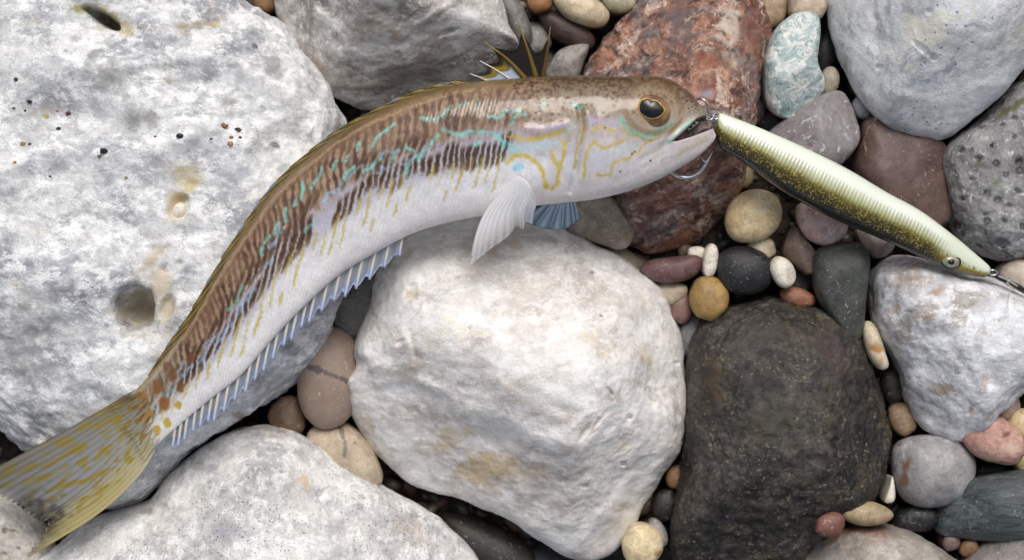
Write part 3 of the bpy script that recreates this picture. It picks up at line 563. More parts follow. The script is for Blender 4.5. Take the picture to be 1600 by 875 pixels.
peb('tiny dark stone under the pink veined pebble', ell(1310, 395, 22, 14), 0.036, pm_dark, name='stone', n=40)
peb('cream and rust banded pebble beside the white lumpy rock', [(1348, 510), (1358, 502), (1370, 515), (1382, 548), (1388, 572), (1376, 578), (1360, 562), (1350, 536)], 0.048, pm('banded_cream', (206, 192, 164), (228, 218, 198), s1=40, rough=0.35), n=80, stains=[(1366, 545, 14, 7, 40, (176, 124, 62), 1.0), (1376, 566, 8, 10, 0, (180, 140, 90), 0.7)])
peb('greyish pebble under the purplish lure shadow', ell(1160, 275, 18, 22, 30), 0.034, pm('grey_yellow', (120, 108, 80), (150, 136, 108)), n=50)
# lower right
peb('smooth grey-white ball-like stone with a rusty streak', [(1394, 735), (1398, 700), (1420, 684), (1460, 680), (1500, 690), (1522, 715), (1520, 750), (1498, 780), (1450, 794), (1410, 780)], 0.050, pm('grey_white_ball', (126, 124, 124), (168, 166, 166), s1=40, dist=0.8, patches=[((190, 190, 192), 60, 0.54, 0.64, 0.6)]), name='stone', n=120, eu=2.1, hfrac=0.9, stains=[(1420, 725, 5, 16, 15, (122, 84, 56), 0.8), (1412, 745, 8, 22, 0, (120, 80, 56), 0.7), (1405, 692, 9, 7, 0, (120, 70, 56), 0.7)])
peb('brownish cream pebble between dark rock and white lumpy rock', ell(1410, 655, 22, 28, -20), 0.036, pm('brown_cream', (120, 96, 72), (160, 138, 110)), n=60)
peb('dark brown pebble behind the white lumpy rock', ell(1395, 605, 20, 30, -10), 0.032, pm_dark, n=60)
peb('tiny ivory cone of shell beside the grey ball-like stone', [(1382, 782), (1388, 760), (1394, 744), (1398, 760), (1398, 780), (1390, 786)], 0.047, pm_white, name='shell', n=60, rough=((120, 0.2),), cat='shell')
peb('yellowish tan oval pebble below the dark rock', ell(1353, 803, 41, 19, 3), 0.056, pm('yellow_tan', (150, 134, 98), (182, 164, 132), s1=50), n=90, stains=[(1357, 800, 3, 16, 10, (110, 96, 80), 0.6), (1380, 810, 14, 12, 0, (170, 134, 120), 0.6)])
peb('brick-brown pebble beside the yellowish tan pebble', ell(1297, 820, 24, 19, -25), 0.060, pm('brick_brown', (104, 66, 58), (136, 94, 82)), n=70)
peb('grey stone with a russet rim below the yellowish tan pebble', [(1222, 885), (1255, 852), (1300, 826), (1345, 818), (1392, 820), (1440, 838), (1480, 865), (1520, 905), (1440, 960), (1300, 950)], 0.058, pm('grey_russet', (138, 130, 120), (176, 168, 160), s1=60, patches=[((206, 200, 196), 80, 0.56, 0.65, 0.5), ((120, 126, 100), 70, 0.6, 0.7, 0.6)], bump=0.5), name='stone', n=150, rough=RG, rcuts=3,
    stains=[(1330, 828, 70, 12, -4, (124, 82, 64), 0.8), (1270, 850, 44, 9, -32, (170, 150, 110), 0.7), (1300, 845, 34, 7, -32, (140, 90, 60), 0.7), (1370, 845, 20, 14, 0, (150, 120, 104), 0.5)])
peb('black rough stone beside the dark slate', ell(1433, 812, 36, 22, -10), 0.042, pm_black, name='stone', n=70, rough=RG)
peb('dark slate-green striated stone', [(1458, 808), (1480, 775), (1510, 752), (1560, 739), (1620, 735), (1690, 750), (1700, 800), (1650, 835), (1560, 845), (1500, 842), (1465, 835)], 0.056, pm('slate_green', (54, 60, 62), (104, 112, 112), s1=90, stretch=(0.35, 1.8, 1), rot=(0, 0, 0.25), fine=0.3, bump=0.6), name='stone', n=140, rcuts=2, rough=((30, 0.7), (110, 0.25)))
peb('mid-grey stone below the dark slate', [(1495, 890), (1530, 850), (1575, 828), (1640, 815), (1700, 840), (1700, 920), (1600, 950), (1510, 930)], 0.052, pm('mid_grey_stone', (112, 106, 102), (140, 134, 130), bump=0.5), name='stone', n=110)
peb('chestnut pebble under the mid-grey stone', ell(1514, 856, 17, 14, -30), 0.044, pm_brown, n=50)
peb('mauve chip of stone beside the chestnut pebble', ell(1486, 848, 15, 13, -40), 0.043, pm('mauve_chip', (96, 78, 74), (124, 104, 98)), name='stone', n=50)
peb('salmon-pink pitted stone beside the white lumpy rock', [(1502, 680), (1520, 660), (1548, 648), (1572, 655), (1594, 680), (1600, 705), (1585, 724), (1555, 722), (1520, 708)], 0.052, pm('salmon_pink', (172, 128, 114), (206, 168, 154), s1=80, bump=0.5, fine=0.2), name='stone', n=110, rough=RG, stains=[(1572, 680, 7, 5, 20, (110, 66, 50), 0.9), (1578, 700, 12, 10, 0, (216, 186, 164), 0.7)])
peb('pinkish beige pebble behind the salmon-pink stone', ell(1572, 634, 22, 20, -40), 0.044, pm('pink_beige', (160, 138, 122), (186, 166, 150)), n=60)
peb('cream pebble behind the salmon-pink stone', ell(1600, 662, 26, 24, 0), 0.045, pm_cream, n=60)
peb('olive-cream pebble under the salmon-pink stone', ell(1606, 722, 22, 20, 0), 0.038, pm('olive_cream', (160, 150, 110), (186, 176, 136)), n=50)
peb('black pebble between salmon-pink stone and slate', ell(1545, 738, 28, 14, 0), 0.032, pm_black, n=50)
peb('cream pebble with a brown mark, between the cream-white rock and the dark rock', ell(1004, 852, 31, 34, 10), 0.048, pm('cream_marked', (206, 186, 142), (226, 210, 174), s1=40), n=80, stains=[(1026, 862, 7, 9, 20, (150, 104, 60), 0.9)])
peb('small grey pebble beside the marked cream pebble', ell(1028, 832, 13, 22, -25), 0.043, pm_grey, n=60)
peb('dark olive pebble between cream-white rock and dark rock', ell(1040, 790, 20, 26, 10), 0.034, pm_dark, n=50)
peb('brownish pebble in the crevice between cream-white rock and dark rock', ell(1055, 745, 14, 18, 10), 0.034, pm_brown, n=50)
# pebble lodged in the small hole of the huge rock
hx, hy = XY(281, 330, 0.07); hz = topz(float(hx), float(hy))
rock('pebble', 'tiny ivory pebble lodged in a small hole of the huge pitted rock', ell(281, 329, 11, 13.5, 30), hz + 0.001, 0.0028, 0.0026, pm_white, n=50, rough=((100, 0.08),), cat='pebble')

#MARK_GRAVEL
# ------------------------------------------------------------------ fine gravel in the gaps, coarse shingle around (too many to count)
def ico(sub=1):
    import bmesh
    bm = bmesh.new(); bmesh.ops.create_icosphere(bm, subdivisions=sub, radius=1)
    v = np.array([p.co[:] for p in bm.verts]); f = np.array([[q.index for q in p.verts] for p in bm.faces]); bm.free(); return v, f
IV, IF = ico(2)
def scatter(name, pts, r, mat, label, cols):
    V, Fs, Cc = [], [], []
    for i, (x, y, z) in enumerate(pts):
        q = Vector(rng.normal(size=3)).normalized().to_track_quat('Z', 'Y').to_matrix(); A = np.array(q)
        s = r[i] * np.array([1, rng.uniform(0.6, 0.95), rng.uniform(0.45, 0.8)])
        v = (IV * (1 + 0.12 * rng.normal(size=(len(IV), 1)) * 0.6) * s) @ A.T
        V.append(v + (x, y, z)); Fs.append(IF + i * len(IV)); Cc.append(np.repeat([cols[rng.randint(len(cols))]], len(IV), 0))
    return mesh_obj(name, np.vstack(V), np.vstack(Fs), mat, origin=(0, 0, 0), attrs={'tone': lin(np.vstack(Cc))}, label=label, cat='gravel', kind='stuff')
k = NT('gravel_stone'); at = k.n('ShaderNodeVertexColor', layer_name='tone'); v = k.coords()
nn = k.noise(v, 500, 6, 0.7)
k.put(k.b.inputs['Base Color'], k.mix(k.ss(nn, 0.3, 0.7), k.mix(0.45, at.outputs['Color'], (0.01, 0.01, 0.01, 1)), at.outputs['Color'])); k.b.inputs['Roughness'].default_value = 0.45
k.put(k.b.inputs['Normal'], k.n('ShaderNodeBump', Strength=0.4, Distance=0.0006, Height=nn).outputs[0])
M_gravel = k.m
tones = [(70, 60, 50), (52, 46, 42), (96, 84, 70), (44, 42, 42), (120, 106, 86), (84, 56, 46), (36, 34, 34), (150, 138, 118), (66, 66, 66), (60, 50, 40)]
n = 4200; px = rng.uniform(-60, 1660, n); py = rng.uniform(-60, 940, n); x, y = XY(px, py, 0.02); r = rng.gamma(3, 0.00055, n) + 0.0006
zz = ground_z(x, y) + r * 0.35
scatter('gravel', np.column_stack([x, y, zz]), r, M_gravel, 'dark wet fine gravel filling the gaps between the stones', tones)
n = 5200; a = rng.uniform(0, 2 * np.pi, n); d = rng.uniform(0, 1, n) ** 0.6; x = (0.24 + 0.6 * d) * np.cos(a); y = (0.17 + 0.6 * d) * np.sin(a); r = rng.gamma(4, 0.0022, n) + 0.004
keep = (np.abs(x) - r > 0.185) | (np.abs(y) - r > 0.105); x, y, r = x[keep], y[keep], r[keep]
scatter('shingle', np.column_stack([x, y, ground_z(x, y) + r * 0.3 + rng.uniform(0, 0.012, len(x))]), r, M_gravel, 'mixed grey and brown beach shingle spreading out around the rocks', tones + [(190, 186, 180), (205, 200, 194), (170, 150, 130), (150, 148, 146)])

#MARK_FISH
# ------------------------------------------------------------------ the fish
# back and belly outline in photo pixels from tail root to snout, half thickness (px) and height of the mid plane (m)
ST = [((186, 634), (226, 722), 0.7, .0743), ((208, 614), (243, 698), 7, .0760), ((237, 582), (290, 656), 12, .0778), ((272, 537), (335, 619), 17, .0800), ((300, 497), (377, 586), 21, .0814), ((340, 428), (428, 528), 27, .0828), ((385, 357), (474, 480), 32, .0836),
      ((430, 295), (530, 430), 37, .0832), ((486, 243), (589, 394), 42, .0838), ((537, 205), (640, 367), 46, .0842), ((600, 171), (691, 350), 50, .0846), ((655, 147), (740, 340), 53, .0848), ((709, 133), (790, 332), 55, .0848),
      ((760, 126), (835, 322), 57, .0846), ((830, 121), (882, 317), 59, .0844), ((904, 118), (932, 311), 60, .0842), ((966, 120), (985, 298), 57, .0840), ((1007, 118), (1030, 280), 50, .0838), ((1045, 124), (1070, 258), 40, .0836),
      ((1075, 143), (1096, 240), 27, .0834), ((1096, 166), (1114, 222), 14, .0832), ((1101, 176), (1119, 212), 5, .0831)]
STA = np.array([[a[0], a[1], b[0], b[1], h, z] for a, b, h, z in ST], float)
NS, NU, NL = 900, 120, 28
SG = catmull(STA, NS)
fz = lambda sg: sg[:, 5]
aU = np.linspace(0, np.pi, NU); aL = np.linspace(np.pi, 2 * np.pi, NL + 2)[1:-1]
A_ = np.concatenate([aU, aL]); MV = len(A_)
tt = (1 - np.cos(A_)) / 2
S_, T_ = np.meshgrid(np.linspace(0, 1, NS), tt, indexing='ij'); A2 = np.broadcast_to(A_, S_.shape)
Dp = SG[:, None, 0:2]; Vp = SG[:, None, 2:4]
PXf = (Dp + (Vp - Dp) * T_[..., None])
side = np.where(A2 <= np.pi, 1.0, -1.0)
prof = np.abs(np.sin(A2)) ** 0.85 * (1 + 0.18 * np.cos(A2))
Hz = SG[:, None, 4] * PXM * prof * side
X_, Y_, S1, T1, SIDE = PXf[..., 0].ravel(), PXf[..., 1].ravel(), S_.ravel(), T_.ravel(), side.ravel()
Q_ = np.column_stack([X_, Y_])
Q3 = np.column_stack([X_, Y_, 0 * X_])
amp = (np.abs(np.sin(A2)) ** 0.5).ravel()
hz = Hz.ravel() * 1.0
def bump_line(poly, w, h):
    global hz
    hz = hz + SIDE * amp * np.exp(-(dist_poly(Q_, np.array(poly, float)) / w) ** 2) * h * PXM
def gau(cx, cy, rx, ry, rot=0):
    c, s = math.cos(math.radians(rot)), math.sin(math.radians(rot)); a, b = X_ - cx, Y_ - cy
    return np.exp(-(((a * c + b * s) / rx) ** 2 + ((-a * s + b * c) / ry) ** 2))
# gill cover edge, cheek bones, jaw folds, eye socket, breast muscle
bump_line([(905, 175), (908, 205), (900, 240), (898, 275), (890, 300)], 4.5, -5)
bump_line([(916, 180), (920, 210), (914, 245), (910, 280)], 10, 4)
bump_line([(820, 205), (850, 208), (880, 200)], 8, 2.5)
bump_line([(880, 215), (884, 245), (876, 275), (866, 300)], 7, -2)
bump_line([(1046, 222), (1062, 206), (1090, 184)], 4, 3.5)
bump_line([(1000, 252), (1025, 236), (1048, 222)], 5, -1.2)
bump_line([(985, 272), (1015, 262), (1048, 246), (1085, 224), (1112, 203)], 7, 0.8)
bump_line([(960, 285), (1000, 266), (1030, 246)], 5, -1)
bump_line([(1030, 222), (1050, 200), (1072, 176)], 4, 2)
hz = hz + SIDE * amp * PXM * (9 * gau(1018, 172, 40, 34) - 3 * gau(1018, 172, 30, 25) + 5 * gau(1010, 130, 36, 12) + 4 * gau(945, 240, 40, 40) + 6 * gau(838, 285, 22, 24, 20))
hz = hz + SIDE * amp * PXM * 0.5 * fbm(Q3 / 26, 3, 4)
# oblique scale rows as faint relief on the flank
ph = (X_ + 0.27 * Y_) / 5.75
hz = hz + SIDE * amp * PXM * 0.30 * np.cos(2 * np.pi * ph) * (0.6 + 0.4 * np.cos(2 * np.pi * (X_ * 0.8 - Y_ * 0.5) / 7)) * sstep(800, 760, X_) * sstep(0.04, 0.1, T1)
# the mouth: the wedge between the jaws is pulled to the mid plane
gape = np.array([(1044, 225), (1064, 208), (1086, 187), (1112, 176), (1125, 190), (1114, 202), (1092, 211), (1066, 220)], float)
def in_poly(P, G):
    ins = np.zeros(len(P), bool)
    for (x0, y0), (x1, y1) in zip(G, np.roll(G, -1, 0)):
        c = ((y0 > P[:, 1]) != (y1 > P[:, 1])) & (P[:, 0] < (x1 - x0) * (P[:, 1] - y0) / (y1 - y0 + 1e-12) + x0); ins ^= c
    return ins
gin = in_poly(Q_, gape); gd = dist_poly(Q_, np.vstack([gape, gape[:1]]))
hz = np.where(gin, hz * np.clip(1 - gd / 3.0, 0.12, 1), hz)
FZ = np.repeat(SG[:, 5], MV) + hz
fx, fy = XY(X_, Y_, np.repeat(SG[:, 5], MV))
FCO = np.column_stack([fx, fy, FZ])

# ---- skin colour: markings of the fish itself, in body coordinates
C_ = np.zeros((len(X_), 3))
jit = np.column_stack([fbm(Q3 / 13, 2, 11), fbm(Q3 / 13, 2, 12)]) * 2.6
QJ = Q_ + jit
nzs = fbm(Q3 / 7, 3, 15)
def mixc(m, col):
    global C_
    C_ = C_ + (np.asarray(col, float) - C_) * np.clip(m, 0, 1)[:, None]
def stroke(poly, w, col, amt=1.0, soft=0.5):
    P = np.array(poly, float); lo, hi = P.min(0) - w * 2.4 - 6, P.max(0) + w * 2.4 + 6
    idx = np.where(((QJ > lo) & (QJ < hi)).all(1))[0]
    if not len(idx): return
    P = catmull(P, max(2, len(P) * 5)) if len(P) > 2 else P
    d = dist_poly(QJ[idx], P); m = np.exp(-(d / (w * 0.62)) ** 2.6) * amt * np.clip(0.92 + 0.8 * nzs[idx], 0.5, 1.05)
    C_[idx] = C_[idx] + (np.asarray(col, float) - C_[idx]) * m[:, None]
nz1 = fbm(Q3 / 60, 4, 21); nz2 = fbm(Q3 / 14, 4, 22); nz3 = fbm(Q3 / 4.5, 3, 23)
Tn = T1 + 0.05 * nz1
def ramp3(t, stops):
    ps = [p for p, c in stops]; cs = np.array([c for p, c in stops], float)
    return np.column_stack([np.interp(t, ps, cs[:, i]) for i in range(3)])
trunk = ramp3(Tn, [(0.0, (98, 78, 48)), (0.05, (140, 114, 86)), (0.2, (156, 130, 104)), (0.42, (162, 140, 122)), (0.54, (186, 180, 188)), (0.66, (222, 222, 228)), (0.85, (236, 234, 235)), (1.0, (232, 227, 225))])
head = ramp3(Tn, [(0.0, (96, 82, 56)), (0.14, (124, 108, 84)), (0.34, (152, 138, 122)), (0.48, (180, 170, 166)), (0.65, (208, 202, 206)), (1.0, (224, 216, 213))])
hm = sstep(800, 880, X_)[:, None]
C_ = trunk * (1 - hm) + head * hm
midl = (SG[:, 0:2] + SG[:, 2:4]) / 2; arc = np.concatenate([[0], np.cumsum(np.hypot(*np.diff(midl, axis=0).T))]); hgt = np.hypot(*(SG[:, 2:4] - SG[:, 0:2]).T)
SA = np.repeat(arc, MV); WV = np.repeat(hgt, MV) * T1
tailward = sstep(850, 780, X_) * sstep(205, 240, X_); near = sstep(640, 700, X_)
# upper flank: soft slanting brown bars, uneven in strength
q = SA + 0.5 * WV + 9 * nz1 + 1.0 * nz2
k1 = np.floor(q / 13.5).astype(int); f1 = np.abs(q / 13.5 - k1 - 0.5) * 2
t0 = 0.06 + 0.06 * hash1(k1, 1); t1 = 0.30 + 0.12 * hash1(k1, 2)
mixc(0.35 * sstep(-0.2, 0.4, fbm(Q3 / 45, 3, 41)) * sstep(0.08, 0.16, T1) * (1 - sstep(0.42, 0.52, T1)) * tailward, (126, 92, 72))
mixc((1 - sstep(0.15, 0.9, f1 + 0.5 * nz2)) * sstep(t0 - 0.03, t0 + 0.05, T1) * (1 - sstep(t1 - 0.04, t1 + 0.06, T1)) * tailward * (0.5 + 0.5 * hash1(k1, 8)) * (0.7 + 0.4 * sstep(-0.3, 0.3, nz1)), (70, 44, 32))
# lilac-blue ground between the dark blocks
mixc(0.75 * sstep(0.36, 0.44, T1 + 0.05 * nz2) * (1 - sstep(0.58, 0.68, T1)) * tailward, (178, 176, 192))
# dark upright bars in staggered groups of two or three
q = X_ + 0.24 * Y_ + 6 * nz1 + 0.7 * nz2
P2 = 9.6; k2 = np.floor(q / P2).astype(int); f2 = np.abs(q / P2 - k2 - 0.5) * 2
bar = (1 - sstep(0.38, 1.0, f2 + 0.22 * nz3 + 0.35 * (hash1(k2, 13) - 0.5))) * (0.82 + 0.25 * hash1(k2, 14)) * (0.88 + 0.35 * np.clip(nz2 + 0.3, -0.6, 0.6))
body = np.zeros(len(X_))
for lay, (c0, ln, per, off, cover) in enumerate(((0.50, 0.15, 3, 0, 0.97), (0.385, 0.13, 3, 1, 0.85), (0.30, 0.10, 2, 0, 0.55), (0.57, 0.08, 2, 1, 0.5))):
    kg = (k2 + off) // per
    c_ = c0 + 0.07 * (hash1(kg, 20 + lay) - 0.5) + 0.025 * (hash1(k2, 30 + lay) - 0.5) + 0.05 * near * (lay == 0); L = ln * (0.7 + 0.5 * hash1(kg, 24 + lay)) * 0.5 * (1 + 0.45 * near * (lay == 0))
    on = hash1(kg, 27 + lay) < np.where((near > 0.5) & (lay == 0), 2, cover)
    body = np.maximum(body, bar * on * (1 - sstep(L - 0.035, L + 0.025, np.abs(T1 + 0.012 * nz3 - c_))) * (0.98, 0.88, 0.68, 0.8)[lay] * (1 if lay != 1 else 1 - 0.8 * near))
body = body * sstep(798, 786, X_ + 0.5 * (Y_ - 240)) * sstep(205, 232, X_)
mixc(body, np.array((54, 34, 19)))
mixc(body * sstep(0.52, 0.62, T1) * 0.5, (112, 94, 36))
mixc(body * (f2 > 0.35) * 0.28 * (1 - near), (160, 104, 48))
# thin pale line for every scale row, and faint shading of the single scales
q5 = (X_ + 0.27 * Y_ + 3 * nz1) / 4.8; f5 = np.abs(q5 - np.floor(q5) - 0.5) * 2
q6 = (SA + 0.9 * WV) / 6.0; f6 = np.abs(q6 - np.floor(q6) - 0.5) * 2
rowm = sstep(800, 770, X_) * sstep(205, 240, X_)
mixc((1 - sstep(0.0, 0.6, f5)) * 0.16 * sstep(0.45, 0.6, T1) * rowm, (232, 226, 230))
mixc(sstep(0.6, 1.0, f5) * 0.11 * sstep(0.5, 0.65, T1) * rowm, (140, 134, 128))
C_ = C_ * (1 + 0.07 * (f6 - 0.5) * (f5 - 0.2) * rowm)[:, None]
# yellow dashes below the bars
q3 = X_ + 0.24 * Y_ + 4 * nz1; P3 = 14.4; k3 = np.floor(q3 / P3).astype(int); f3 = np.abs(q3 / P3 - k3 - 0.5) * 2
for j, (a0, ln) in enumerate(((0.60, 0.07), (0.68, 0.08), (0.78, 0.05))):
    c0 = a0 + 0.05 * (hash1(k3, 50 + j) - 0.5) + 0.04 * sstep(640, 720, X_)
    on = (hash1(k3, 60 + j) < (0.85, 0.6, 0.3)[j])
    mixc((1 - sstep(0.28, 0.6, f3 + 0.3 * nz3 + 0.15)) * on * (1 - sstep(ln * 0.5, ln, np.abs(T1 - c0))) * sstep(800, 770, X_) * sstep(240, 260, X_) * (0.35 + 0.3 * hash1(k3 * 3 + j, 77)), (190, 168, 72))
mixc(0.16 * (1 - sstep(0.2, 0.7, f2)) * sstep(0.6, 0.66, T1) * (1 - sstep(0.72, 0.86, T1)) * sstep(780, 700, X_), (190, 182, 150))
# turquoise wriggles
TQ = (112, 200, 190); BQ = (150, 190, 226)
hand = [[(693, 206), (717, 213), (743, 209), (774, 213), (787, 233)], [(685, 216), (664, 240), (657, 254)], [(662, 189), (685, 189), (705, 170)], [(719, 171), (731, 163)], [(763, 185), (781, 189), (787, 178), (817, 178)],
        [(585, 230), (595, 216), (619, 197)], [(571, 271), (599, 250)], [(637, 233), (647, 237)], [(612, 256), (620, 240)], [(489, 295), (503, 274), (505, 264)], [(522, 267), (529, 254)], [(543, 254), (546, 246)], [(561, 237), (563, 226)], [(475, 311), (477, 287)], [(463, 322), (464, 314)], [(450, 345), (450, 328)],
        [(434, 366), (438, 349)], [(418, 380), (424, 368)], [(412, 398), (413, 388)], [(655, 245), (640, 262), (636, 275)], [(537, 290), (545, 272), (556, 262)], [(745, 172), (750, 160)], [(800, 200), (806, 186), (822, 184)], [(843, 172), (850, 168)], [(892, 166), (908, 172)], [(788, 225), (800, 232), (812, 238)], [(743, 230), (752, 226)]]
for h in hand: stroke(h, 5.0, (128, 200, 194), 0.85)
rs = np.random.RandomState(4)
for t_, p_ in ((0.36, 0.45), (0.47, 0.5)):
    ss = 0.03
    while ss < 0.47:
        L = rs.uniform(0.012, 0.03)
        if rs.rand() < p_:
            pts = []
            for w in np.linspace(0, 1, 4):
                i = int((ss + L * w) * (NS - 1)); tq = t_ + 0.03 * math.sin(40 * ss) + rs.uniform(-.022, .022)
                pts.append(SG[i, 0:2] + (SG[i, 2:4] - SG[i, 0:2]) * tq)
            stroke(pts, 4.6, TQ if rs.rand() < 0.4 else BQ, 0.62)
        ss += L + rs.uniform(0.004, 0.02)
# dorsal edge
mixc((1 - sstep(0.02, 0.07, T1)) * 0.6 * sstep(850, 780, X_), (104, 84, 44))
stroke([(240, 592), (300, 508), (345, 432), (392, 364), (440, 300), (495, 250), (545, 214), (610, 182), (700, 152), (760, 142)], 3, (176, 152, 130), 0.6)
stroke([(246, 594), (306, 510), (351, 434), (398, 368), (446, 304), (500, 254), (550, 218), (614, 186)], 2.4, (92, 62, 44), 0.5)
# tail root: orange-brown patches in a pale net
tm = sstep(300, 262, X_)
cell = fbm(Q3 / 16, 2, 71)
mixc(tm * 0.35 * (1 - 0.6 * sstep(0.6, 0.8, T1)), (176, 176, 166)); mixc(sstep(250, 200, X_) * 0.6, (184, 176, 140)); 
for (a, b, r_, c) in [(222, 622, 13, (150, 100, 34)), (248, 604, 12, (128, 80, 34)), (258, 630, 13, (140, 84, 32)), (232, 648, 12, (168, 116, 28)), (272, 586, 12, (112, 72, 40)), (284, 604, 10, (120, 74, 34)), (262, 660, 8, (186, 160, 50)), (246, 672, 9, (184, 150, 40)), (280, 632, 8, (184, 150, 60)), (262, 572, 9, (116, 84, 50)), (222, 660, 10, (184, 140, 30)), (300, 560, 10, (112, 72, 42)), (212, 640, 9, (160, 120, 40))]:
    mixc((1 - sstep(r_ * 0.55, r_ * 1.05, np.hypot((QJ[:, 0] - a) * 1.2, (QJ[:, 1] - b) * 0.9))) * 0.85, c)
# fine freckling of the skin pigment
mixc(sstep(0.15, 0.5, fbm(Q3 / 3.2, 2, 95)) * 0.35 * (1 - sstep(0.35, 0.55, T1)), (84, 60, 44))
mixc(sstep(0.2, 0.55, fbm(Q3 / 7.0, 3, 96)) * 0.35 * (1 - sstep(0.3, 0.5, T1)) * sstep(800, 860, X_), (96, 80, 60))
mixc(sstep(0.1, 0.5, fbm(Q3 / 22, 3, 97)) * 0.4 * sstep(0.32, 0.45, T1) * (1 - sstep(0.75, 0.9, T1)) * sstep(790, 830, X_) * sstep(1060, 1000, X_), (184, 200, 212))
mixc(sstep(0.1, 0.5, fbm(Q3 / 18, 3, 98)) * 0.3 * sstep(0.28, 0.4, T1) * (1 - sstep(0.6, 0.75, T1)) * sstep(790, 830, X_) * sstep(1060, 1000, X_), (168, 140, 120))
# head markings
YL = (196, 166, 36); BR = (134, 84, 40); LV = (176, 166, 208)
for poly, w, c, a in [([(915, 189), (940, 192), (965, 196)], 13, LV, .6), ([(830, 205), (860, 203), (880, 200)], 11, LV, .55), ([(800, 240), (840, 232), (865, 225)], 14, (178, 206, 214), .6), ([(885, 230), (890, 260), (892, 290)], 9, (200, 208, 220), .6), ([(925, 255), (945, 250)], 16, (206, 206, 224), .6), ([(960, 240), (985, 230)], 12, (190, 214, 214), .5),
                      ([(794, 216), (829, 221), (863, 214), (880, 207)], 6, YL, .85), ([(791, 256), (811, 245), (835, 254), (847, 271), (853, 292)], 7, YL, .9), ([(878, 222), (881, 240), (873, 261), (870, 286), (862, 297)], 5.5, YL, .85), ([(853, 292), (862, 297)], 5, YL, .6), ([(859, 240), (866, 254), (875, 264)], 5.5, YL, .8),
                      ([(912, 180), (908, 216), (899, 240), (897, 264)], 3.6, (176, 150, 60), .75), ([(925, 206), (938, 201), (955, 209)], 4.6, YL, .75), ([(911, 278), (914, 247), (926, 226), (942, 235), (973, 221)], 4.8, YL, .75), ([(932, 276), (952, 274), (955, 257), (979, 249), (1000, 233), (1026, 214)], 4.6, YL, .7), ([(969, 204), (983, 215), (1000, 219)], 4.2, YL, .7),
                      ([(1000, 246), (1030, 232), (1050, 212)], 3, (190, 172, 110), .5), ([(1060, 240), (1085, 226), (1100, 216)], 6, (198, 186, 110), .4), ([(842, 199), (858, 192), (873, 193), (889, 186)], 3.2, BR, .8), ([(852, 178), (870, 174), (888, 176), (904, 184)], 3.2, BR, .75), ([(926, 187), (948, 186)], 3, BR, .7), ([(856, 164), (872, 166)], 3, BR, .7), ([(800, 200), (812, 190), (818, 176)], 4, BR, .6), ([(822, 168), (828, 186), (820, 198)], 5, (110, 70, 40), .7),
                      ([(968, 190), (984, 208), (1007, 215), (1028, 208), (1046, 196)], 8.5, (116, 190, 168), .9), ([(1041, 224), (1058, 207), (1081, 189)], 4.2, (124, 204, 176), .9), ([(805, 264), (812, 262)], 8, (132, 208, 232), .95),
                      ([(974, 196), (992, 214), (1015, 222), (1045, 208), (1062, 192)], 3, (150, 104, 54), .5), ([(1048, 208), (1066, 188)], 3, (196, 176, 110), .6)]:
    stroke(poly, w * (0.85 if c in (YL, BR) else 1.0), c, a * (0.82 if c == YL else 0.95))
topm = (1 - sstep(0.26, 0.42, T1)) * sstep(820, 900, X_)
vm = sstep(0.18, 0.4, fbm(np.column_stack([X_ / 16, Y_ / 5.0, 0 * X_]), 3, 81)) * (1 - sstep(0.06, 0.22, T1)) * sstep(780, 850, X_)
mixc(vm * 0.75, (72, 54, 34))
for _ in range(420):
    a = rs.uniform(800, 1095); i = int(np.argmin(np.abs(SG[:, 0] + 8 - a))); tq = abs(rs.normal(0, 0.15)) + 0.03
    if tq > 0.36: continue
    p = SG[i, 0:2] + (SG[i, 2:4] - SG[i, 0:2]) * tq; r_ = rs.uniform(1.3, 3.4)
    m = (1 - sstep(r_ * 0.5, r_ * 1.1, np.hypot((Q_[:, 0] - p[0]) * 0.8, Q_[:, 1] - p[1])))
    mixc(m * 0.85, (78, 52, 36))
for _ in range(26):
    p = np.array([rs.uniform(690, 880), rs.uniform(135, 172)]); stroke([p, p + (-6, 9)], 3.2, (96, 62, 44), 0.6)
# eye surroundings, lips, mouth lining
mixc(np.clip(gau(1018, 174, 44, 38, -8) * 1.1, 0, 1) * 0.5, (150, 118, 84))
rr_ = np.hypot((X_ - 1018) / 44, (Y_ - 173) / 38); mixc((1 - sstep(0.06, 0.16, np.abs(rr_ - 1.0))) * 0.5, (120, 92, 62))
mixc(gau(1095, 175, 12, 16) * 0.6, (128, 126, 108))
mixc(gau(1085, 222, 40, 12, -32) * 0.55, (190, 178, 172)); mixc(gau(1112, 206, 10, 9) * 0.5, (186, 176, 182))
stroke([(1056, 222), (1085, 208), (1110, 199)], 3, (150, 118, 112), 0.6)
stroke([(1000, 262), (1040, 248), (1080, 232), (1106, 218)], 4, (170, 160, 140), 0.4)
mixc(np.where(gin, np.clip(gd / 2.5, 0, 1), 0), (116, 78, 78))
for p in [(943, 204), (985, 243), (989, 240), (1014, 253), (967, 270)]:
    mixc(1 - sstep(0.8, 2.2, np.hypot(X_ - p[0], Y_ - p[1])), (40, 26, 22))
C_ = C_ * (1 + 0.05 * nz3 + 0.04 * nz2)[:, None]
C_ = np.clip(C_, 8, 246)

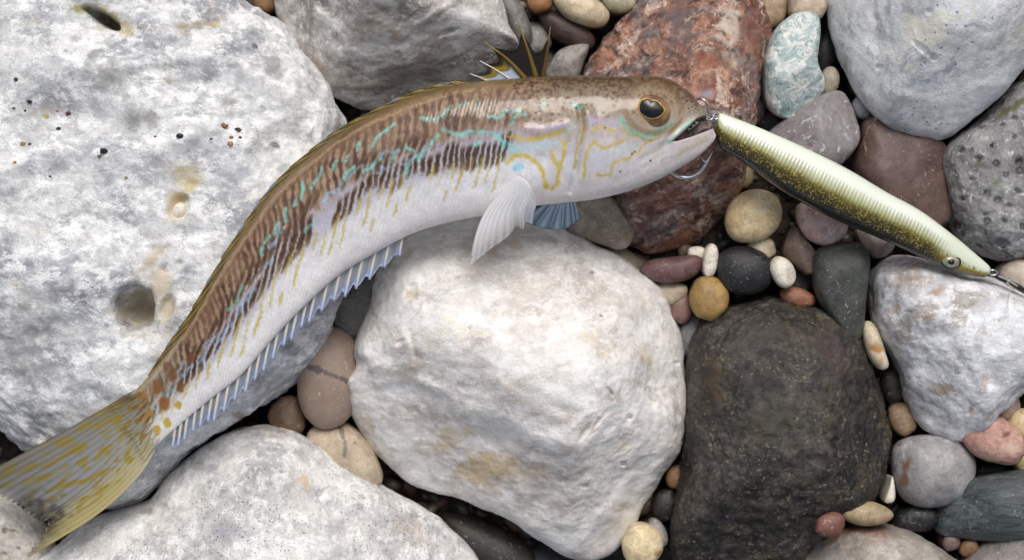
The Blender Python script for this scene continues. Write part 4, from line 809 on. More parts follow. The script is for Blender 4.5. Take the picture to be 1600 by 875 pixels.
k = NT('fish_skin'); at = k.n('ShaderNodeVertexColor', layer_name='skin'); v = k.coords()
g1 = k.noise(v, 900, 5, 0.65); g2 = k.noise(v, 3200, 3, 0.6)
mm = k.math('MULTIPLY_ADD', g1, 0.08, 0.96); cb = k.n('ShaderNodeCombineColor')
for i in range(3): k.put(cb.inputs[i], mm)
k.put(k.b.inputs['Base Color'], k.mix(1.0, at.outputs['Color'], cb.outputs[0], 'MULTIPLY'))
k.b.inputs['Roughness'].default_value = 0.45; k.b.inputs['Specular IOR Level'].default_value = 0.35
k.b.inputs['Coat Weight'].default_value = 0.5; k.b.inputs['Coat Roughness'].default_value = 0.1
k.b.inputs['Subsurface Weight'].default_value = 0.08; k.b.inputs['Subsurface Radius'].default_value = (1.0, 0.6, 0.5); k.b.inputs['Subsurface Scale'].default_value = 0.0015
k.put(k.b.inputs['Normal'], k.n('ShaderNodeBump', Strength=0.3, Distance=0.0004, Height=k.math('MULTIPLY_ADD', k.noise(v, 260, 3, 0.5), 0.8, k.math('MULTIPLY_ADD', g2, 0.3, k.math('MULTIPLY', g1, 0.5)))).outputs[0])
M_skin = k.m

fish = empty('fish', (*[float(c) for c in XY(640, 270, 0.075)], 0.075), 'brown-striped weever fish with turquoise and yellow markings lying across the rocks, hooked in the mouth', 'fish')
F4 = grid_faces(NS, MV, True)
keep = ~((gin & (gd > 1.5) & (X_ + 0.25 * (Y_ - 190) > 1074))[F4].all(1))
F4 = F4[keep]
Fl = [tuple(f) for f in F4[:, ::-1]] + [tuple(range(MV)), tuple(range((NS - 1) * MV, NS * MV))[::-1]]
mesh_obj('body', FCO, Fl, M_skin, fish, attrs={'skin': lin(C_)})
fish_bvh = BVHTree.FromPolygons([tuple(p) for p in FCO], Fl)
def fish_top(px, py, z=0.09):
    x, y = XY(px, py, z); h = fish_bvh.ray_cast(Vector((float(x), float(y), 0.3)), Vector((0, 0, -1)))
    return h[0].z if h[0] is not None else None
# ---- fins
def finmat(name, alpha=0.9, transl=0.35, rough=0.35):
    k = NT(name); at = k.n('ShaderNodeVertexColor', layer_name='tone')
    k.put(k.b.inputs['Base Color'], at.outputs['Color']); k.b.inputs['Roughness'].default_value = rough
    k.b.inputs['Coat Weight'].default_value = 0.2
    tr = k.n('ShaderNodeBsdfTranslucent'); k.put(tr.inputs[0], at.outputs['Color'])
    m1 = k.n('ShaderNodeMixShader'); m1.inputs[0].default_value = transl; k.t.links.new(k.b.outputs[0], m1.inputs[1]); k.t.links.new(tr.outputs[0], m1.inputs[2])
    tp = k.n('ShaderNodeBsdfTransparent'); m2 = k.n('ShaderNodeMixShader')
    k.put(m2.inputs[0], k.math('MULTIPLY', at.outputs['Alpha'], alpha)); k.t.links.new(tp.outputs[0], m2.inputs[1]); k.t.links.new(m1.outputs[0], m2.inputs[2])
    k.t.links.new(m2.outputs[0], k.out.inputs[0])
    return k.m
M_fin = finmat('fin_membrane', 0.9, 0.18); M_ray = finmat('fin_ray', 1.0, 0.15)

def sheet(name, PX, Z, col, mat, parent, thick=0.00025):
    """thin closed membrane: PX (nu,nv,2) photo pixels, Z heights, col (nu,nv,4)"""
    nu, nv = Z.shape; x, y = XY(PX[..., 0], PX[..., 1], Z)
    top = np.stack([x, y, Z + thick / 2], -1).reshape(-1, 3); bot = np.stack([x, y, Z - thick / 2], -1).reshape(-1, 3)
    F = grid_faces(nu, nv); n0 = nu * nv
    ring = np.concatenate([np.arange(nv), np.arange(1, nu) * nv + nv - 1, (nu - 1) * nv + np.arange(nv - 2, -1, -1), np.arange(nu - 2, 0, -1) * nv])
    E = np.stack([ring, np.roll(ring, -1), np.roll(ring, -1) + n0, ring + n0], 1)
    c = col.reshape(-1, 4); cc = np.column_stack([lin(c[:, :3]), c[:, 3]])
    return mesh_obj(name, np.vstack([top, bot]), np.vstack([F[:, ::-1], F + n0, E]), mat, parent, attrs={'tone': np.vstack([cc, cc])})
def ray(name, pts, r0, r1, col, mat, parent, n=14, seg=6, alpha=1.0, tipcol=None, lift=0.0):
    """pts: (px,py,z) along a fin ray"""
    P = np.array(pts, float); x, y = XY(P[:, 0], P[:, 1], P[:, 2]); W = np.column_stack([x, y, P[:, 2] + lift])
    R = np.linspace(r0, r1, len(P)) * PXM
    co, F = tube(W, R, seg, n)
    t = np.repeat(np.linspace(0, 1, n), seg)[:, None]; c = np.array(col, float)[None]; 
    cc = (c * np.ones_like(t) if c.ndim == 2 else np.repeat(c[0], seg, 0)) if tipcol is None else c + (np.array(tipcol, float) - c) * sstep(0.62, 0.8, t)
    return mesh_obj(name, co, F, mat, parent, attrs={'tone': np.column_stack([lin(cc), np.full(len(t), alpha)])})
def drape(px, py, z, gap=0.0012):
    out = np.array(z, float); fl = out.ravel()
    X, Y = np.ravel(px), np.ravel(py)
    for i in range(len(fl)):
        x, y = XY(X[i], Y[i], fl[i]); fl[i] = max(fl[i], topz(float(x), float(y)) + gap)
    return fl.reshape(np.shape(z))

def smooth2(Z, n):
    for _ in range(n):
        Zp = np.pad(Z, 1, mode='edge'); Z = np.maximum(Z, (Zp[1:-1, 1:-1] * 2 + Zp[:-2, 1:-1] + Zp[2:, 1:-1] + Zp[1:-1, :-2] + Zp[1:-1, 2:]) / 6)
    return Z
# tail fin
nu, nv = 90, 60; U, V = np.meshgrid(np.linspace(0, 1, nu), np.linspace(0, 1, nv), indexing='ij')
edge_u = catmull([(222, 602), (110, 668), (-40, 748)], nv); edge_l = catmull([(252, 688), (216, 745), (150, 806), (43, 872)], nv)
trail = catmull([(-40, 748), (-20, 764), (10, 777), (38, 796), (62, 812), (78, 814), (64, 842), (43, 872)], nu)
base = np.linspace((222, 602), (252, 688), nu)
PXc = np.zeros((nu, nv, 2))
sv = np.linspace(0, 1, nv)
for i in range(nu):
    u_ = i / (nu - 1); side_ = edge_u * (1 - u_) + edge_l * u_
    corr_end = trail[i] - side_[-1]; corr_b = base[i] - side_[0]
    PXc[i] = side_ + corr_end * (sv ** 2)[:, None] + corr_b * ((1 - sv) ** 2)[:, None]
rag = (np.abs((U * 30) % 1 - 0.5)) * 0.5
PXc[:, -1] += np.column_stack([-4 * np.sin(np.arange(nu) * 1.9), 3 * np.cos(np.arange(nu) * 2.3)])
Zc = 0.0760 - 0.009 * V ** 1.2 - 0.003 * np.sin(U * 3) * V + 0.0002 * np.cos(U * 2 * np.pi * 17) * (0.3 + 0.7 * V)
for i in range(nu):
    for j in range(18):
        f = fish_top(PXc[i, j, 0], PXc[i, j, 1], Zc[i, j])
        if f is not None: Zc[i, j] = max(Zc[i, j], f + 0.0003)
Zc = np.maximum(smooth2(drape(PXc[..., 0], PXc[..., 1], Zc, 0.0014), 4), Zc)
fu = (np.abs((U * 17) % 1 - 0.5) * 2)
P3c = np.column_stack([PXc[..., 0].ravel(), PXc[..., 1].ravel(), 0 * U.ravel()])
cc = ramp3(U.ravel() * 1.0, [(0, (132, 118, 80)), (0.3, (156, 154, 142)), (0.6, (172, 170, 154)), (0.85, (196, 188, 150)), (1, (202, 194, 168))])
def cm(m, c):
    global cc
    cc = cc + (np.asarray(c, float) - cc) * np.clip(np.ravel(m), 0, 1)[:, None]
ku = np.floor(U * 9 + 0.25 * np.sin(V * 9)).astype(int); kv = np.floor(V * 10 + 0.5 * (ku % 2) + 0.3 * hash1(ku, 3)).astype(int)
cu = np.abs(U * 9 + 0.25 * np.sin(V * 9) - ku - 0.5) * 2; cv = np.abs(V * 10 + 0.5 * (ku % 2) + 0.3 * hash1(ku, 3) - kv - 0.5) * 2
spot = sstep(0.02, 0.26, fbm(np.column_stack([U.ravel() * 15, V.ravel() * 10, 0 * U.ravel()]), 2, 5).reshape(U.shape) + 0.02)
cm(spot * 0.8 * (1 - sstep(0.75, 1, V)) * (1 - sstep(0.78, 0.9, U)), (162, 138, 48))
cm(spot * 0.6 * (1 - sstep(0.0, 0.3, V)) * (1 - sstep(0.6, 0.8, U)), (150, 92, 24))
cm((1 - spot) * 0.45 * sstep(0.2, 0.5, V) * (1 - sstep(0.6, 0.75, U)), (150, 156, 176))
cm(sstep(0.6, 0.9, U) * sstep(0.2, 0.6, V) * 0.4, (176, 156, 70))
cm((1 - sstep(0.0, 0.22, V)) * sstep(0.55, 0.8, U) * 0.8, (206, 196, 192))
cm(sstep(0.80, 1.02, V + 0.1 * fbm(P3c / 10, 2, 8).reshape(U.shape)) * sstep(0.25, 0.45, U) * (1 - 0.6 * sstep(0.75, 0.95, U)) * 0.8, (48, 44, 38))
cm((1 - sstep(0.0, 0.5, fu)) * 0.22, (190, 182, 150))
cm((sstep(0.6, 1.0, fu)) * 0.2, (96, 88, 70))
cm((1 - sstep(0.02, 0.2, V)) * spot * 0.6 * (1 - sstep(0.6, 0.8, U)), (140, 90, 36))
al = (1.05 - 0.35 * sstep(0.4, 1, V)) * sstep(0.0, 0.15, V + 0.03 * np.cos(U * 60) + 0.04 * fbm(P3c / 9, 2, 3).reshape(U.shape))
tail = sheet('caudal_fin', PXc, Zc, np.concatenate([cc.reshape(nu, nv, 3), al[..., None]], -1), M_fin, fish)
for i in np.linspace(2, nu - 3, 17).astype(int):
    pts = [(PXc[i, j, 0], PXc[i, j, 1], Zc[i, j]) for j in np.linspace(1, nv - 3, 9).astype(int)]
    js = np.linspace(nv // 5, nv - 3, 9).astype(int); pts = [(PXc[i, j, 0], PXc[i, j, 1], Zc[i, j]) for j in js]
    c = cc.reshape(nu, nv, 3)[i, np.linspace(nv // 5, nv - 3, 20).astype(int)] * 1.02
    ray('fin_ray', pts, 0.9, 0.5, c, M_ray, tail, n=20, seg=5, lift=0.00003)

# pectoral fin: pale fan folded back over the cream-white rock
nu, nv = 70, 40; U, V = np.meshgrid(np.linspace(0, 1, nu), np.linspace(0, 1, nv), indexing='ij')
lead = catmull([(812, 272), (786, 296), (758, 330), (742, 370), (734, 414)], nv); trailp = catmull([(832, 300), (838, 318), (834, 334), (832, 350)], nv)
outer = catmull([(734, 414), (750, 402), (770, 386), (795, 368), (806, 352), (817, 358), (822, 347), (832, 350)], nu)
basep = catmull([(812, 272), (824, 282), (832, 300)], nu)
PXp = np.zeros((nu, nv, 2)); sv = np.linspace(0, 1, nv)
for i in range(nu):
    u_ = i / (nu - 1); sd_ = lead * (1 - u_) + trailp * u_
    PXp[i] = sd_ + (outer[i] - sd_[-1]) * (sv ** 1.4)[:, None] + (basep[i] - sd_[0]) * ((1 - sv) ** 1.4)[:, None]
zb = fish_top(824, 284) or 0.092
Zp = zb + 0.0012 - (0.005 + 0.004 * U) * V ** 1.3 + 0.0001 * np.cos(U * 2 * np.pi * 13) * V
for i in range(nu):
    for j in range(nv):
        f = fish_top(PXp[i, j, 0], PXp[i, j, 1])
        if f is not None: Zp[i, j] = max(Zp[i, j], f + 0.0006)
Zp = drape(PXp[..., 0], PXp[..., 1], Zp, 0.001)
fu = np.abs((U * 13) % 1 - 0.5) * 2
cp = np.zeros((nu, nv, 4)); cp[..., :3] = (250, 249, 250); cp[..., :3] -= (sstep(0.5, 1, fu) * 16)[..., None]; cp[..., :3] -= np.array([14, 10, 2]) * (sstep(0.5, 0.9, U) * sstep(0.2, 0.6, V))[..., None]
cp[..., 3] = 0.88 - 0.6 * sstep(0.6, 1.0, V) * (1 - 0.6 * sstep(0.7, 1, U)) - 0.15 * sstep(0.4, 1, fu) * V
pect = sheet('pectoral_fin', PXp, Zp, cp, M_fin, fish, 0.0003)
for i in np.linspace(1, nu - 2, 14).astype(int):
    pts = [(PXp[i, j, 0], PXp[i, j, 1], Zp[i, j]) for j in np.linspace(1, nv - 4, 8).astype(int)]
    ray('fin_ray', pts, 1.0, 0.4, (250, 249, 249), M_ray, pect, n=16, seg=5, alpha=0.4, lift=0.0001)

# pelvic fin: bluish fan under the throat
nu, nv = 40, 20; U, V = np.meshgrid(np.linspace(0, 1, nu), np.linspace(0, 1, nv), indexing='ij')
b0 = np.linspace((866, 306), (898, 308), nu); o0 = catmull([(818, 340), (834, 352), (858, 358), (880, 358), (893, 352), (900, 346), (906, 342)], nu)
PXv = b0[:, None] * (1 - V[..., None]) + o0[:, None] * V[..., None]
Zv = 0.0765 - 0.012 * V + 0.0002 * np.cos(U * 2 * np.pi * 6); fu = np.abs((U * 6) % 1 - 0.5) * 2
cv_ = np.zeros((nu, nv, 4)); cv_[..., :3] = np.array((142, 174, 206)) * (1 - 0.35 * sstep(0.4, 1, fu))[..., None] + np.array((70, 60, 40)) * (1 - sstep(0, 0.35, fu))[..., None]; cv_[..., 3] = 0.8
pelv = sheet('pelvic_fin', PXv, Zv, np.clip(cv_, 0, 240), M_fin, fish)
for i in np.linspace(2, nu - 3, 7).astype(int):
    pts = [(PXv[i, j, 0], PXv[i, j, 1], Zv[i, j]) for j in np.linspace(0, nv - 2, 5).astype(int)]
    ray('fin_ray', pts, 2.4, 0.8, (176, 200, 222), M_ray, pelv, n=10, seg=6, alpha=0.95, lift=0.0001)

# anal fin: row of pale rays with blue tips along the belly
VB = catmull([(640, 366), (589, 393), (547, 417), (503, 448), (469, 482), (434, 520), (400, 561), (360, 598), (330, 622), (300, 648), (278, 664)], 200)
nr = 24; idx = np.linspace(2, 197, nr).astype(int)
zs = np.interp(VB[:, 0], SG[:, 2], SG[:, 5])
tips = []
for n_, i in enumerate(idx):
    f = n_ / (nr - 1); tx = np.array([-17 + 5 * f, 47 - 3 * f]) * (1.0 if f > 0.12 else 0.7 + 2.5 * f) * (1.0 - 0.12 * (f > 0.8)) * (0.93 + 0.14 * ((n_ * 7) % 5) / 4)
    tx = tx * (1.1 if 0.1 < f < 0.75 else 1.0); tips.append(VB[i] + tx)
tips = np.array(tips)
nu, nv = nr * 4 - 3, 8; PXa = np.zeros((nu, nv, 2)); Za = np.zeros((nu, nv)); ca = np.zeros((nu, nv, 4))
for a in range(nu):
    n0 = min(a // 4, nr - 2); w = a / 4 - n0; ib = idx[n0] + (idx[n0 + 1] - idx[n0]) * w; b = VB[int(ib)]; t_ = tips[n0] * (1 - w) + tips[n0 + 1] * w
    cut = 1 - 0.26 * math.sin(math.pi * min(1, w * 1.15)) ** 2
    for c in range(nv):
        v_ = c / (nv - 1); PXa[a, c] = b * (1 - v_ * cut) + t_ * v_ * cut + np.array([-5, -6]) * (1 - v_) * 1.0
        Za[a, c] = zs[int(ib)] - 0.0004 - 0.0035 * v_ + 0.0008 * math.cos(2 * math.pi * w) * v_
        ca[a, c, :3] = np.array((214, 218, 228)) * (1 - 0.1 * (w > 0.4)) + (np.array((196, 208, 236)) - (214, 218, 228)) * sstep(0.55, 0.85, v_) ; ca[a, c, 3] = 1.05 - 0.25 * sstep(0.25, 0.5, w) * (1 - sstep(0.75, 1.0, w))
        if w > 0.1 and w < 0.5: ca[a, c, :3] = ca[a, c, :3] * 0.75 + np.array((190, 170, 96)) * 0.25 * (v_ < 0.7) + np.array((170, 184, 220)) * 0.25 * (v_ >= 0.7)
Za = drape(PXa[..., 0], PXa[..., 1], Za, 0.0016)
anal = sheet('anal_fin', PXa, Za, ca, M_fin, fish)
for n_ in range(nr):
    a = n_ * 4; pts = [(PXa[a, c, 0], PXa[a, c, 1], Za[a, c] + 0.0002) for c in range(0, nv, 1)]
    ray('fin_ray', pts, 2.6, 2.4, (232, 228, 220), M_ray, anal, n=12, seg=6, tipcol=(200, 212, 240), lift=0.0002)

# long second dorsal fin folded flat along the back
DB = catmull([(742, 131), (709, 134), (655, 148), (600, 172), (537, 206), (486, 244), (430, 296), (385, 358), (340, 429), (300, 498), (262, 550), (232, 588)], 260)
Nn = np.gradient(DB, axis=0); Nn = np.column_stack([Nn[:, 1], -Nn[:, 0]]); Nn /= np.linalg.norm(Nn, axis=1)[:, None]
if Nn[130] @ np.array([-1, -1]) < 0: Nn = -Nn
nu, nv = 260, 7; PXd = np.zeros((nu, nv, 2)); Zd = np.zeros((nu, nv)); cd = np.zeros((nu, nv, 4))
zsd = np.interp(DB[:, 0], SG[:, 0], SG[:, 5])
for a in range(nu):
    f = a / (nu - 1); w_ = 8.5 * min(1, 8 * f + 0.25) * min(1, (1 - f) * 7 + 0.15); sw = (a % 13) / 13.0
    for c in range(nv):
        v_ = c / (nv - 1)
        PXd[a, c] = DB[a] + Nn[a] * (-9 + (9 + w_ * (0.9 + 0.18 * sw)) * v_)
        Zd[a, c] = zsd[a] + 0.0030 * (1 - 0.7 * f) * (1 - v_ * 0.9) * min(1, 4 * f + .4) + 0.0004 * sw * v_
        base_c = np.array((138, 112, 52)) * (1 - v_) + np.array((112, 96, 34)) * v_
        base_c = base_c + (np.array((176, 156, 108)) - base_c) * (0.35 if abs(sw - 0.5) < 0.12 else 0) + (np.array((86, 70, 36)) - base_c) * (0.4 if sw < 0.12 else 0)
        if v_ > 0.85 and sw > 0.6 and hash1(np.array([a // 13]), 4)[0] < 0.45: base_c = np.array((150, 176, 222))
        cd[a, c, :3] = base_c; cd[a, c, 3] = 0.97
dors2 = sheet('second_dorsal_fin', PXd, Zd, cd, M_fin, fish, 0.0003)
for a in range(6, 230, 13):
    e = min(259, a + 26); pts = [(*(DB[a] + Nn[a] * -2), zsd[a] + 0.0026 * (1 - .7 * a / 259)), (*(DB[(a + e) // 2] + Nn[(a + e) // 2] * 4), zsd[a] + 0.0022 * (1 - .7 * a / 259)), (*(DB[e] + Nn[e] * (8 * min(1, (1 - e / 259) * 7 + .15))), zsd[e] + 0.0010 * (1 - .7 * e / 259))]
    ray('fin_ray', pts, 1.2, 0.5, (150, 124, 62), M_ray, dors2, n=8, seg=5, tipcol=(150, 160, 190) if a % 3 == 0 else (120, 104, 44))

# first dorsal fin: spread spines with dark web
z0 = float(np.interp(840, SG[:, 0], SG[:, 5]))
spn = [((848, 122), (855, 80), (860, 41), 4.2, (92, 70, 28)), ((838, 122), (826, 82), (809, 33), 4.8, (112, 90, 36)), ((822, 124), (792, 92), (757, 66), 4.2, (118, 94, 38)), ((800, 126), (776, 110), (750, 95), 2.4, (206, 200, 196)), ((768, 130), (752, 122), (734, 115), 1.8, (206, 198, 200))]
dors1 = None
nv = 12; rows, cols_ = [], []; RZ = []
for s_i, (b_, m_, t_, r_, c_) in enumerate(spn):
    Pp = catmull([b_, m_, t_], nv); rows.append(Pp); RZ.append(z0 + 0.001 + np.linspace(0, 0.004, nv) * (1 if s_i < 3 else 0.3))
W_, ZW, CW = [], [], []
for s_i in range(4):
    for w in np.linspace(0, 1, 8, endpoint=(s_i == 3)):
        ln = (0.80 if s_i == 0 else 0.84) - (0.36 if s_i == 0 else 0.24) * math.sin(math.pi * w)
        A, B = rows[s_i], rows[s_i + 1]; L = A * (1 - w) + B * w; zz_ = RZ[s_i] * (1 - w) + RZ[s_i + 1] * w
        q_ = np.linspace(0, 1, nv) * ln * (nv - 1)
        W_.append(np.column_stack([np.interp(q_, np.arange(nv), L[:, 0]), np.interp(q_, np.arange(nv), L[:, 1])])); ZW.append(np.interp(q_, np.arange(nv), zz_))
        vv = np.linspace(0, 1, nv)[:, None]; g = (s_i + w)
        c_ = np.array((30, 24, 14)) * np.ones((nv, 1)) if g < 2 else np.array((40, 32, 14)) + (np.array((190, 200, 222)) - np.array((40, 32, 14))) * ((1 - sstep(0.45, 0.6, vv)) * min(1, (g - 2) * 2.5)) + (np.array((176, 150, 40)) - np.array((40, 32, 14))) * (np.exp(-((vv - 0.68) / 0.12) ** 2) * min(1, (g - 2) * 2))
        CW.append(np.column_stack([np.clip(c_, 10, 240), np.full(nv, 1.1 if g < 3 else 0.85)]))
dors1 = sheet('first_dorsal_fin', np.array(W_), np.array(ZW), np.array(CW), M_fin, fish)
for (b_, m_, t_, r_, c_), zr in zip(spn, RZ):
    P = catmull([b_, m_, t_], 6); zz_ = np.linspace(zr[0], zr[-1], 6)
    ray('spine', [(P[i, 0], P[i, 1], zz_[i]) for i in range(6)], r_, 0.5, c_, M_ray, dors1, n=16, seg=8, tipcol=np.array(c_) + 40, lift=0.0002)

# eye: domed iris, gold rim, notched pupil
zt = fish_top(1018, 173)
def disc_dome(name, outline, ctr, zt, hgt, mat, parent, nr_=14, power=2.0):
    O = catmull(outline, 64, True); C0 = np.array(ctr, float); co = []; 
    zz_ = []
    for r in np.linspace(0, 1, nr_):
        P = C0 + (O - C0) * r; x, y = XY(P[:, 0], P[:, 1], zt); co.append(np.column_stack([x, y, np.full(64, zt + hgt * (1 - r ** power))]))
    low = co[-1].copy(); low[:, 2] -= 0.0015; co.append(low)
    F = [tuple(f) for f in grid_faces(nr_ + 1, 64, True)] + [tuple(nr_ * 64 + i for i in range(64))]
    return mesh_obj(name, np.vstack(co), F, mat, parent)
k = NT('eye_iris'); v = k.coords(); g1 = k.noise(v, 700, 5, 0.6)
k.put(k.b.inputs['Base Color'], k.ramp(k.noise(v, 220, 4, 0.5), [(0.3, L4((84, 54, 30))), (0.5, L4((122, 86, 52))), (0.7, L4((150, 118, 82)))])); k.b.inputs['Roughness'].default_value = 0.25; k.b.inputs['Coat Weight'].default_value = 0.8; k.b.inputs['Coat Roughness'].default_value = 0.08
M_iris = k.m
k = NT('eye_pupil'); k.put(k.b.inputs['Base Color'], k.ramp(k.noise(k.coords(), 300, 3), [(0.3, L4((10, 10, 12))), (0.7, L4((26, 24, 24)))])); k.b.inputs['Roughness'].default_value = 0.3; k.b.inputs['Coat Weight'].default_value = 0.15; k.b.inputs['Coat Roughness'].default_value = 0.1
M_pupil = k.m
k = NT('eye_gold'); k.put(k.b.inputs['Base Color'], k.ramp(k.noise(k.coords(), 900, 3), [(0.3, L4((190, 140, 60))), (0.7, L4((236, 200, 120)))])); k.b.inputs['Roughness'].default_value = 0.35; k.b.inputs['Metallic'].default_value = 0.4
M_gold = k.m
eo = [(1018 + 30 * math.cos(a), 173 + 25 * math.sin(a) + 2 * math.cos(a)) for a in np.linspace(0, 2 * math.pi, 16, endpoint=False)]
eye = disc_dome('eye', eo, (1018, 173), zt - 0.0006, 0.0022, M_iris, fish)
pup = [(1001, 165), (1003, 159), (1009, 156), (1014, 156.5), (1018, 158.5), (1024, 159), (1030, 164), (1035, 171), (1032, 177), (1025, 182), (1016, 183), (1007, 179), (1001, 173)]
gold = [(1017.5 + (a - 1017) * 1.24, 170 + (b - 170) * 1.24) for a, b in pup]
disc_dome('iris_rim', gold, (1017, 170), zt + 0.0010, 0.0006, M_gold, eye, 8)
pup = [(1017.5 + (a - 1017) * 1.1, 170 + (b - 170) * 1.1) for a, b in pup]
disc_dome('pupil', pup, (1017, 170), zt + 0.0012, 0.0007, M_pupil, eye, 8)

#MARK_LURE
# ------------------------------------------------------------------ fishing lure
LST = [((1123, 179), (1117, 206), 6, .0750), ((1127, 177), (1117, 212), 13, .0750), ((1150, 185), (1128, 233), 20, .0745), ((1190, 201), (1160, 253), 25, .0732), ((1256, 230), (1221, 297), 30, .0705), ((1324, 264), (1290, 337), 32, .0675), ((1383, 299), (1354, 364), 30, .0645),
       ((1436, 328), (1410, 388), 27, .0620), ((1485, 364), (1460, 412), 21, .0596), ((1520, 393), (1503, 428), 15, .0582), ((1543, 413), (1535, 433), 9, .0574), ((1548, 420), (1542, 432), 4, .0572)]
LA = np.array([[a[0], a[1], b[0], b[1], h, z] for a, b, h, z in LST], float); NSL, ML = 560, 72
LG = catmull(LA, NSL); a_ = np.linspace(0, 2 * np.pi, ML, endpoint=False); tl = (1 - np.cos(a_)) / 2
Sl, Tl = np.meshgrid(np.linspace(0, 1, NSL), tl, indexing='ij'); Al = np.broadcast_to(a_, Sl.shape)
PL = LG[:, None, 0:2] + (LG[:, None, 2:4] - LG[:, None, 0:2]) * Tl[..., None]
zl = LG[:, None, 4] * PXM * np.sign(np.sin(Al)) * np.abs(np.sin(Al)) ** 0.8
along = np.concatenate([[0], np.cumsum(np.hypot(*np.diff((LG[:, 0:2] + LG[:, 2:4]) / 2, axis=0).T))])[:, None]
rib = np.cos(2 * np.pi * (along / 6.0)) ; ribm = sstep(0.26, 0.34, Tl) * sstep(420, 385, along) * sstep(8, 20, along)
zl = zl + np.sign(np.sin(Al)) * PXM * 0.4 * rib * ribm * np.abs(np.sin(Al)) ** 0.5
wx, wy = XY(PL[..., 0], PL[..., 1], np.broadcast_to(LG[:, None, 5], Sl.shape))
LCO = np.stack([wx, wy, LG[:, None, 5] + zl], -1).reshape(-1, 3)
tv = Tl.ravel() + 0.03 * fbm(np.column_stack([PL.reshape(-1, 2) / 30, 0 * Tl.ravel()]), 3, 9); al_ = np.broadcast_to(along, Tl.shape).ravel()
LC = ramp3(tv, [(0, (222, 228, 212)), (0.28, (234, 238, 226)), (0.35, (216, 220, 198)), (0.5, (178, 180, 132)), (0.6, (108, 102, 44)), (0.68, (74, 66, 24)), (0.8, (56, 48, 17)), (0.86, (20, 18, 12)), (1.0, (10, 10, 8))])
nose = sstep(375, 420, al_)[:, None]
LC2 = ramp3(tv, [(0, (214, 222, 202)), (0.45, (216, 224, 204)), (0.66, (186, 194, 164)), (0.76, (140, 124, 30)), (0.9, (96, 80, 18)), (1, (18, 16, 10))])
LC = LC * (1 - nose) + LC2 * nose
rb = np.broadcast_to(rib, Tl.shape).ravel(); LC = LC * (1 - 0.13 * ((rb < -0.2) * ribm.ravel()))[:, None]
glit = (sstep(0.50, 0.62, tv) * (1 - sstep(0.82, 0.9, tv)))
k = NT('lure_paint'); at = k.n('ShaderNodeVertexColor', layer_name='paint'); v = k.coords()
vo = k.n('ShaderNodeTexVoronoi', Vector=v, Scale=2300.0); sp = k.n('ShaderNodeSeparateColor'); k.put(sp.inputs[0], vo.outputs['Color'])
gm = k.math('MULTIPLY', k.ss(sp.outputs[0], 0.68, 0.85), at.outputs['Alpha'])
gcol = k.mix(sp.outputs[1], L4((100, 82, 22)), L4((226, 200, 100)))
k.put(k.b.inputs['Base Color'], k.mix(gm, at.outputs['Color'], gcol)); k.put(k.b.inputs['Metallic'], k.math('MULTIPLY', gm, 0.7))
k.b.inputs['Roughness'].default_value = 0.3; k.b.inputs['Coat Weight'].default_value = 0.6; k.b.inputs['Coat Roughness'].default_value = 0.12
k.put(k.b.inputs['Normal'], k.n('ShaderNodeBump', Strength=0.5, Distance=0.0006, Height=k.math('MULTIPLY', sp.outputs[2], at.outputs['Alpha'])).outputs[0])
M_lure = k.m
lure = empty('fishing_lure', (*[float(c) for c in XY(1330, 305, 0.07)], 0.07), 'slim minnow lure, ivory belly and glittering olive-gold back, hooked into the fish mouth', 'lure')
Fl = [tuple(f) for f in grid_faces(NSL, ML, True)[:, ::-1]] + [tuple(range(ML)), tuple(range((NSL - 1) * ML, NSL * ML))[::-1]]
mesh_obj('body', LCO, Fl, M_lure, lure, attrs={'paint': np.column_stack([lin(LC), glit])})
lure_bvh = BVHTree.FromPolygons([tuple(p) for p in LCO], Fl)
def lure_top(px, py):
    x, y = XY(px, py, 0.062); h = lure_bvh.ray_cast(Vector((float(x), float(y), 0.3)), Vector((0, 0, -1))); return h[0].z
k = NT('lure_eye_silver'); k.put(k.b.inputs['Base Color'], k.ramp(k.noise(k.coords(), 900, 4), [(0.35, L4((120, 118, 100))), (0.65, L4((176, 174, 156)))])); k.b.inputs['Metallic'].default_value = 0.3; k.b.inputs['Roughness'].default_value = 0.3; k.b.inputs['Coat Weight'].default_value = 0.5; M_lsil = k.m
k = NT('lure_eye_dark'); k.put(k.b.inputs['Base Color'], k.ramp(k.noise(k.coords(), 900, 4), [(0.35, L4((14, 14, 14))), (0.65, L4((44, 42, 36)))])); k.b.inputs['Roughness'].default_value = 0.25; M_ldark = k.m
ze = lure_top(1486, 408) 
def circ(cx, cy, rx, ry, rot=0): 
    c, s = math.cos(rot), math.sin(rot); return [(cx + c * rx * math.cos(a) - s * ry * math.sin(a), cy + s * rx * math.cos(a) + c * ry * math.sin(a)) for a in np.linspace(0, 2 * math.pi, 16, endpoint=False)]
le = disc_dome('eye', circ(1486, 408, 16, 11.5, 0.15), (1486, 408), ze - 0.0002, 0.0010, M_ldark, lure, 8)
disc_dome('iris', circ(1486, 408.5, 13.5, 9.2, 0.15), (1486, 408.5), ze + 0.0003, 0.0008, M_lsil, le, 8)
disc_dome('pupil', circ(1486.5, 409, 6, 5, 0.1), (1486.5, 409), ze + 0.00085, 0.0005, M_ldark, le, 6)
k = NT('steel_wire'); g1 = k.noise(k.coords(), 1200, 4); k.put(k.b.inputs['Base Color'], k.ramp(g1, [(0.3, L4((168, 170, 174))), (0.7, L4((222, 224, 228)))])); k.b.inputs['Metallic'].default_value = 0.9; k.b.inputs['Roughness'].default_value = 0.3; M_steel = k.m
k = NT('black_sleeve'); g1 = k.noise(k.coords(), 1200, 4); k.put(k.b.inputs['Base Color'], k.ramp(g1, [(0.3, L4((14, 14, 14))), (0.7, L4((40, 40, 40)))])); k.b.inputs['Roughness'].default_value = 0.4; M_sleeve = k.m
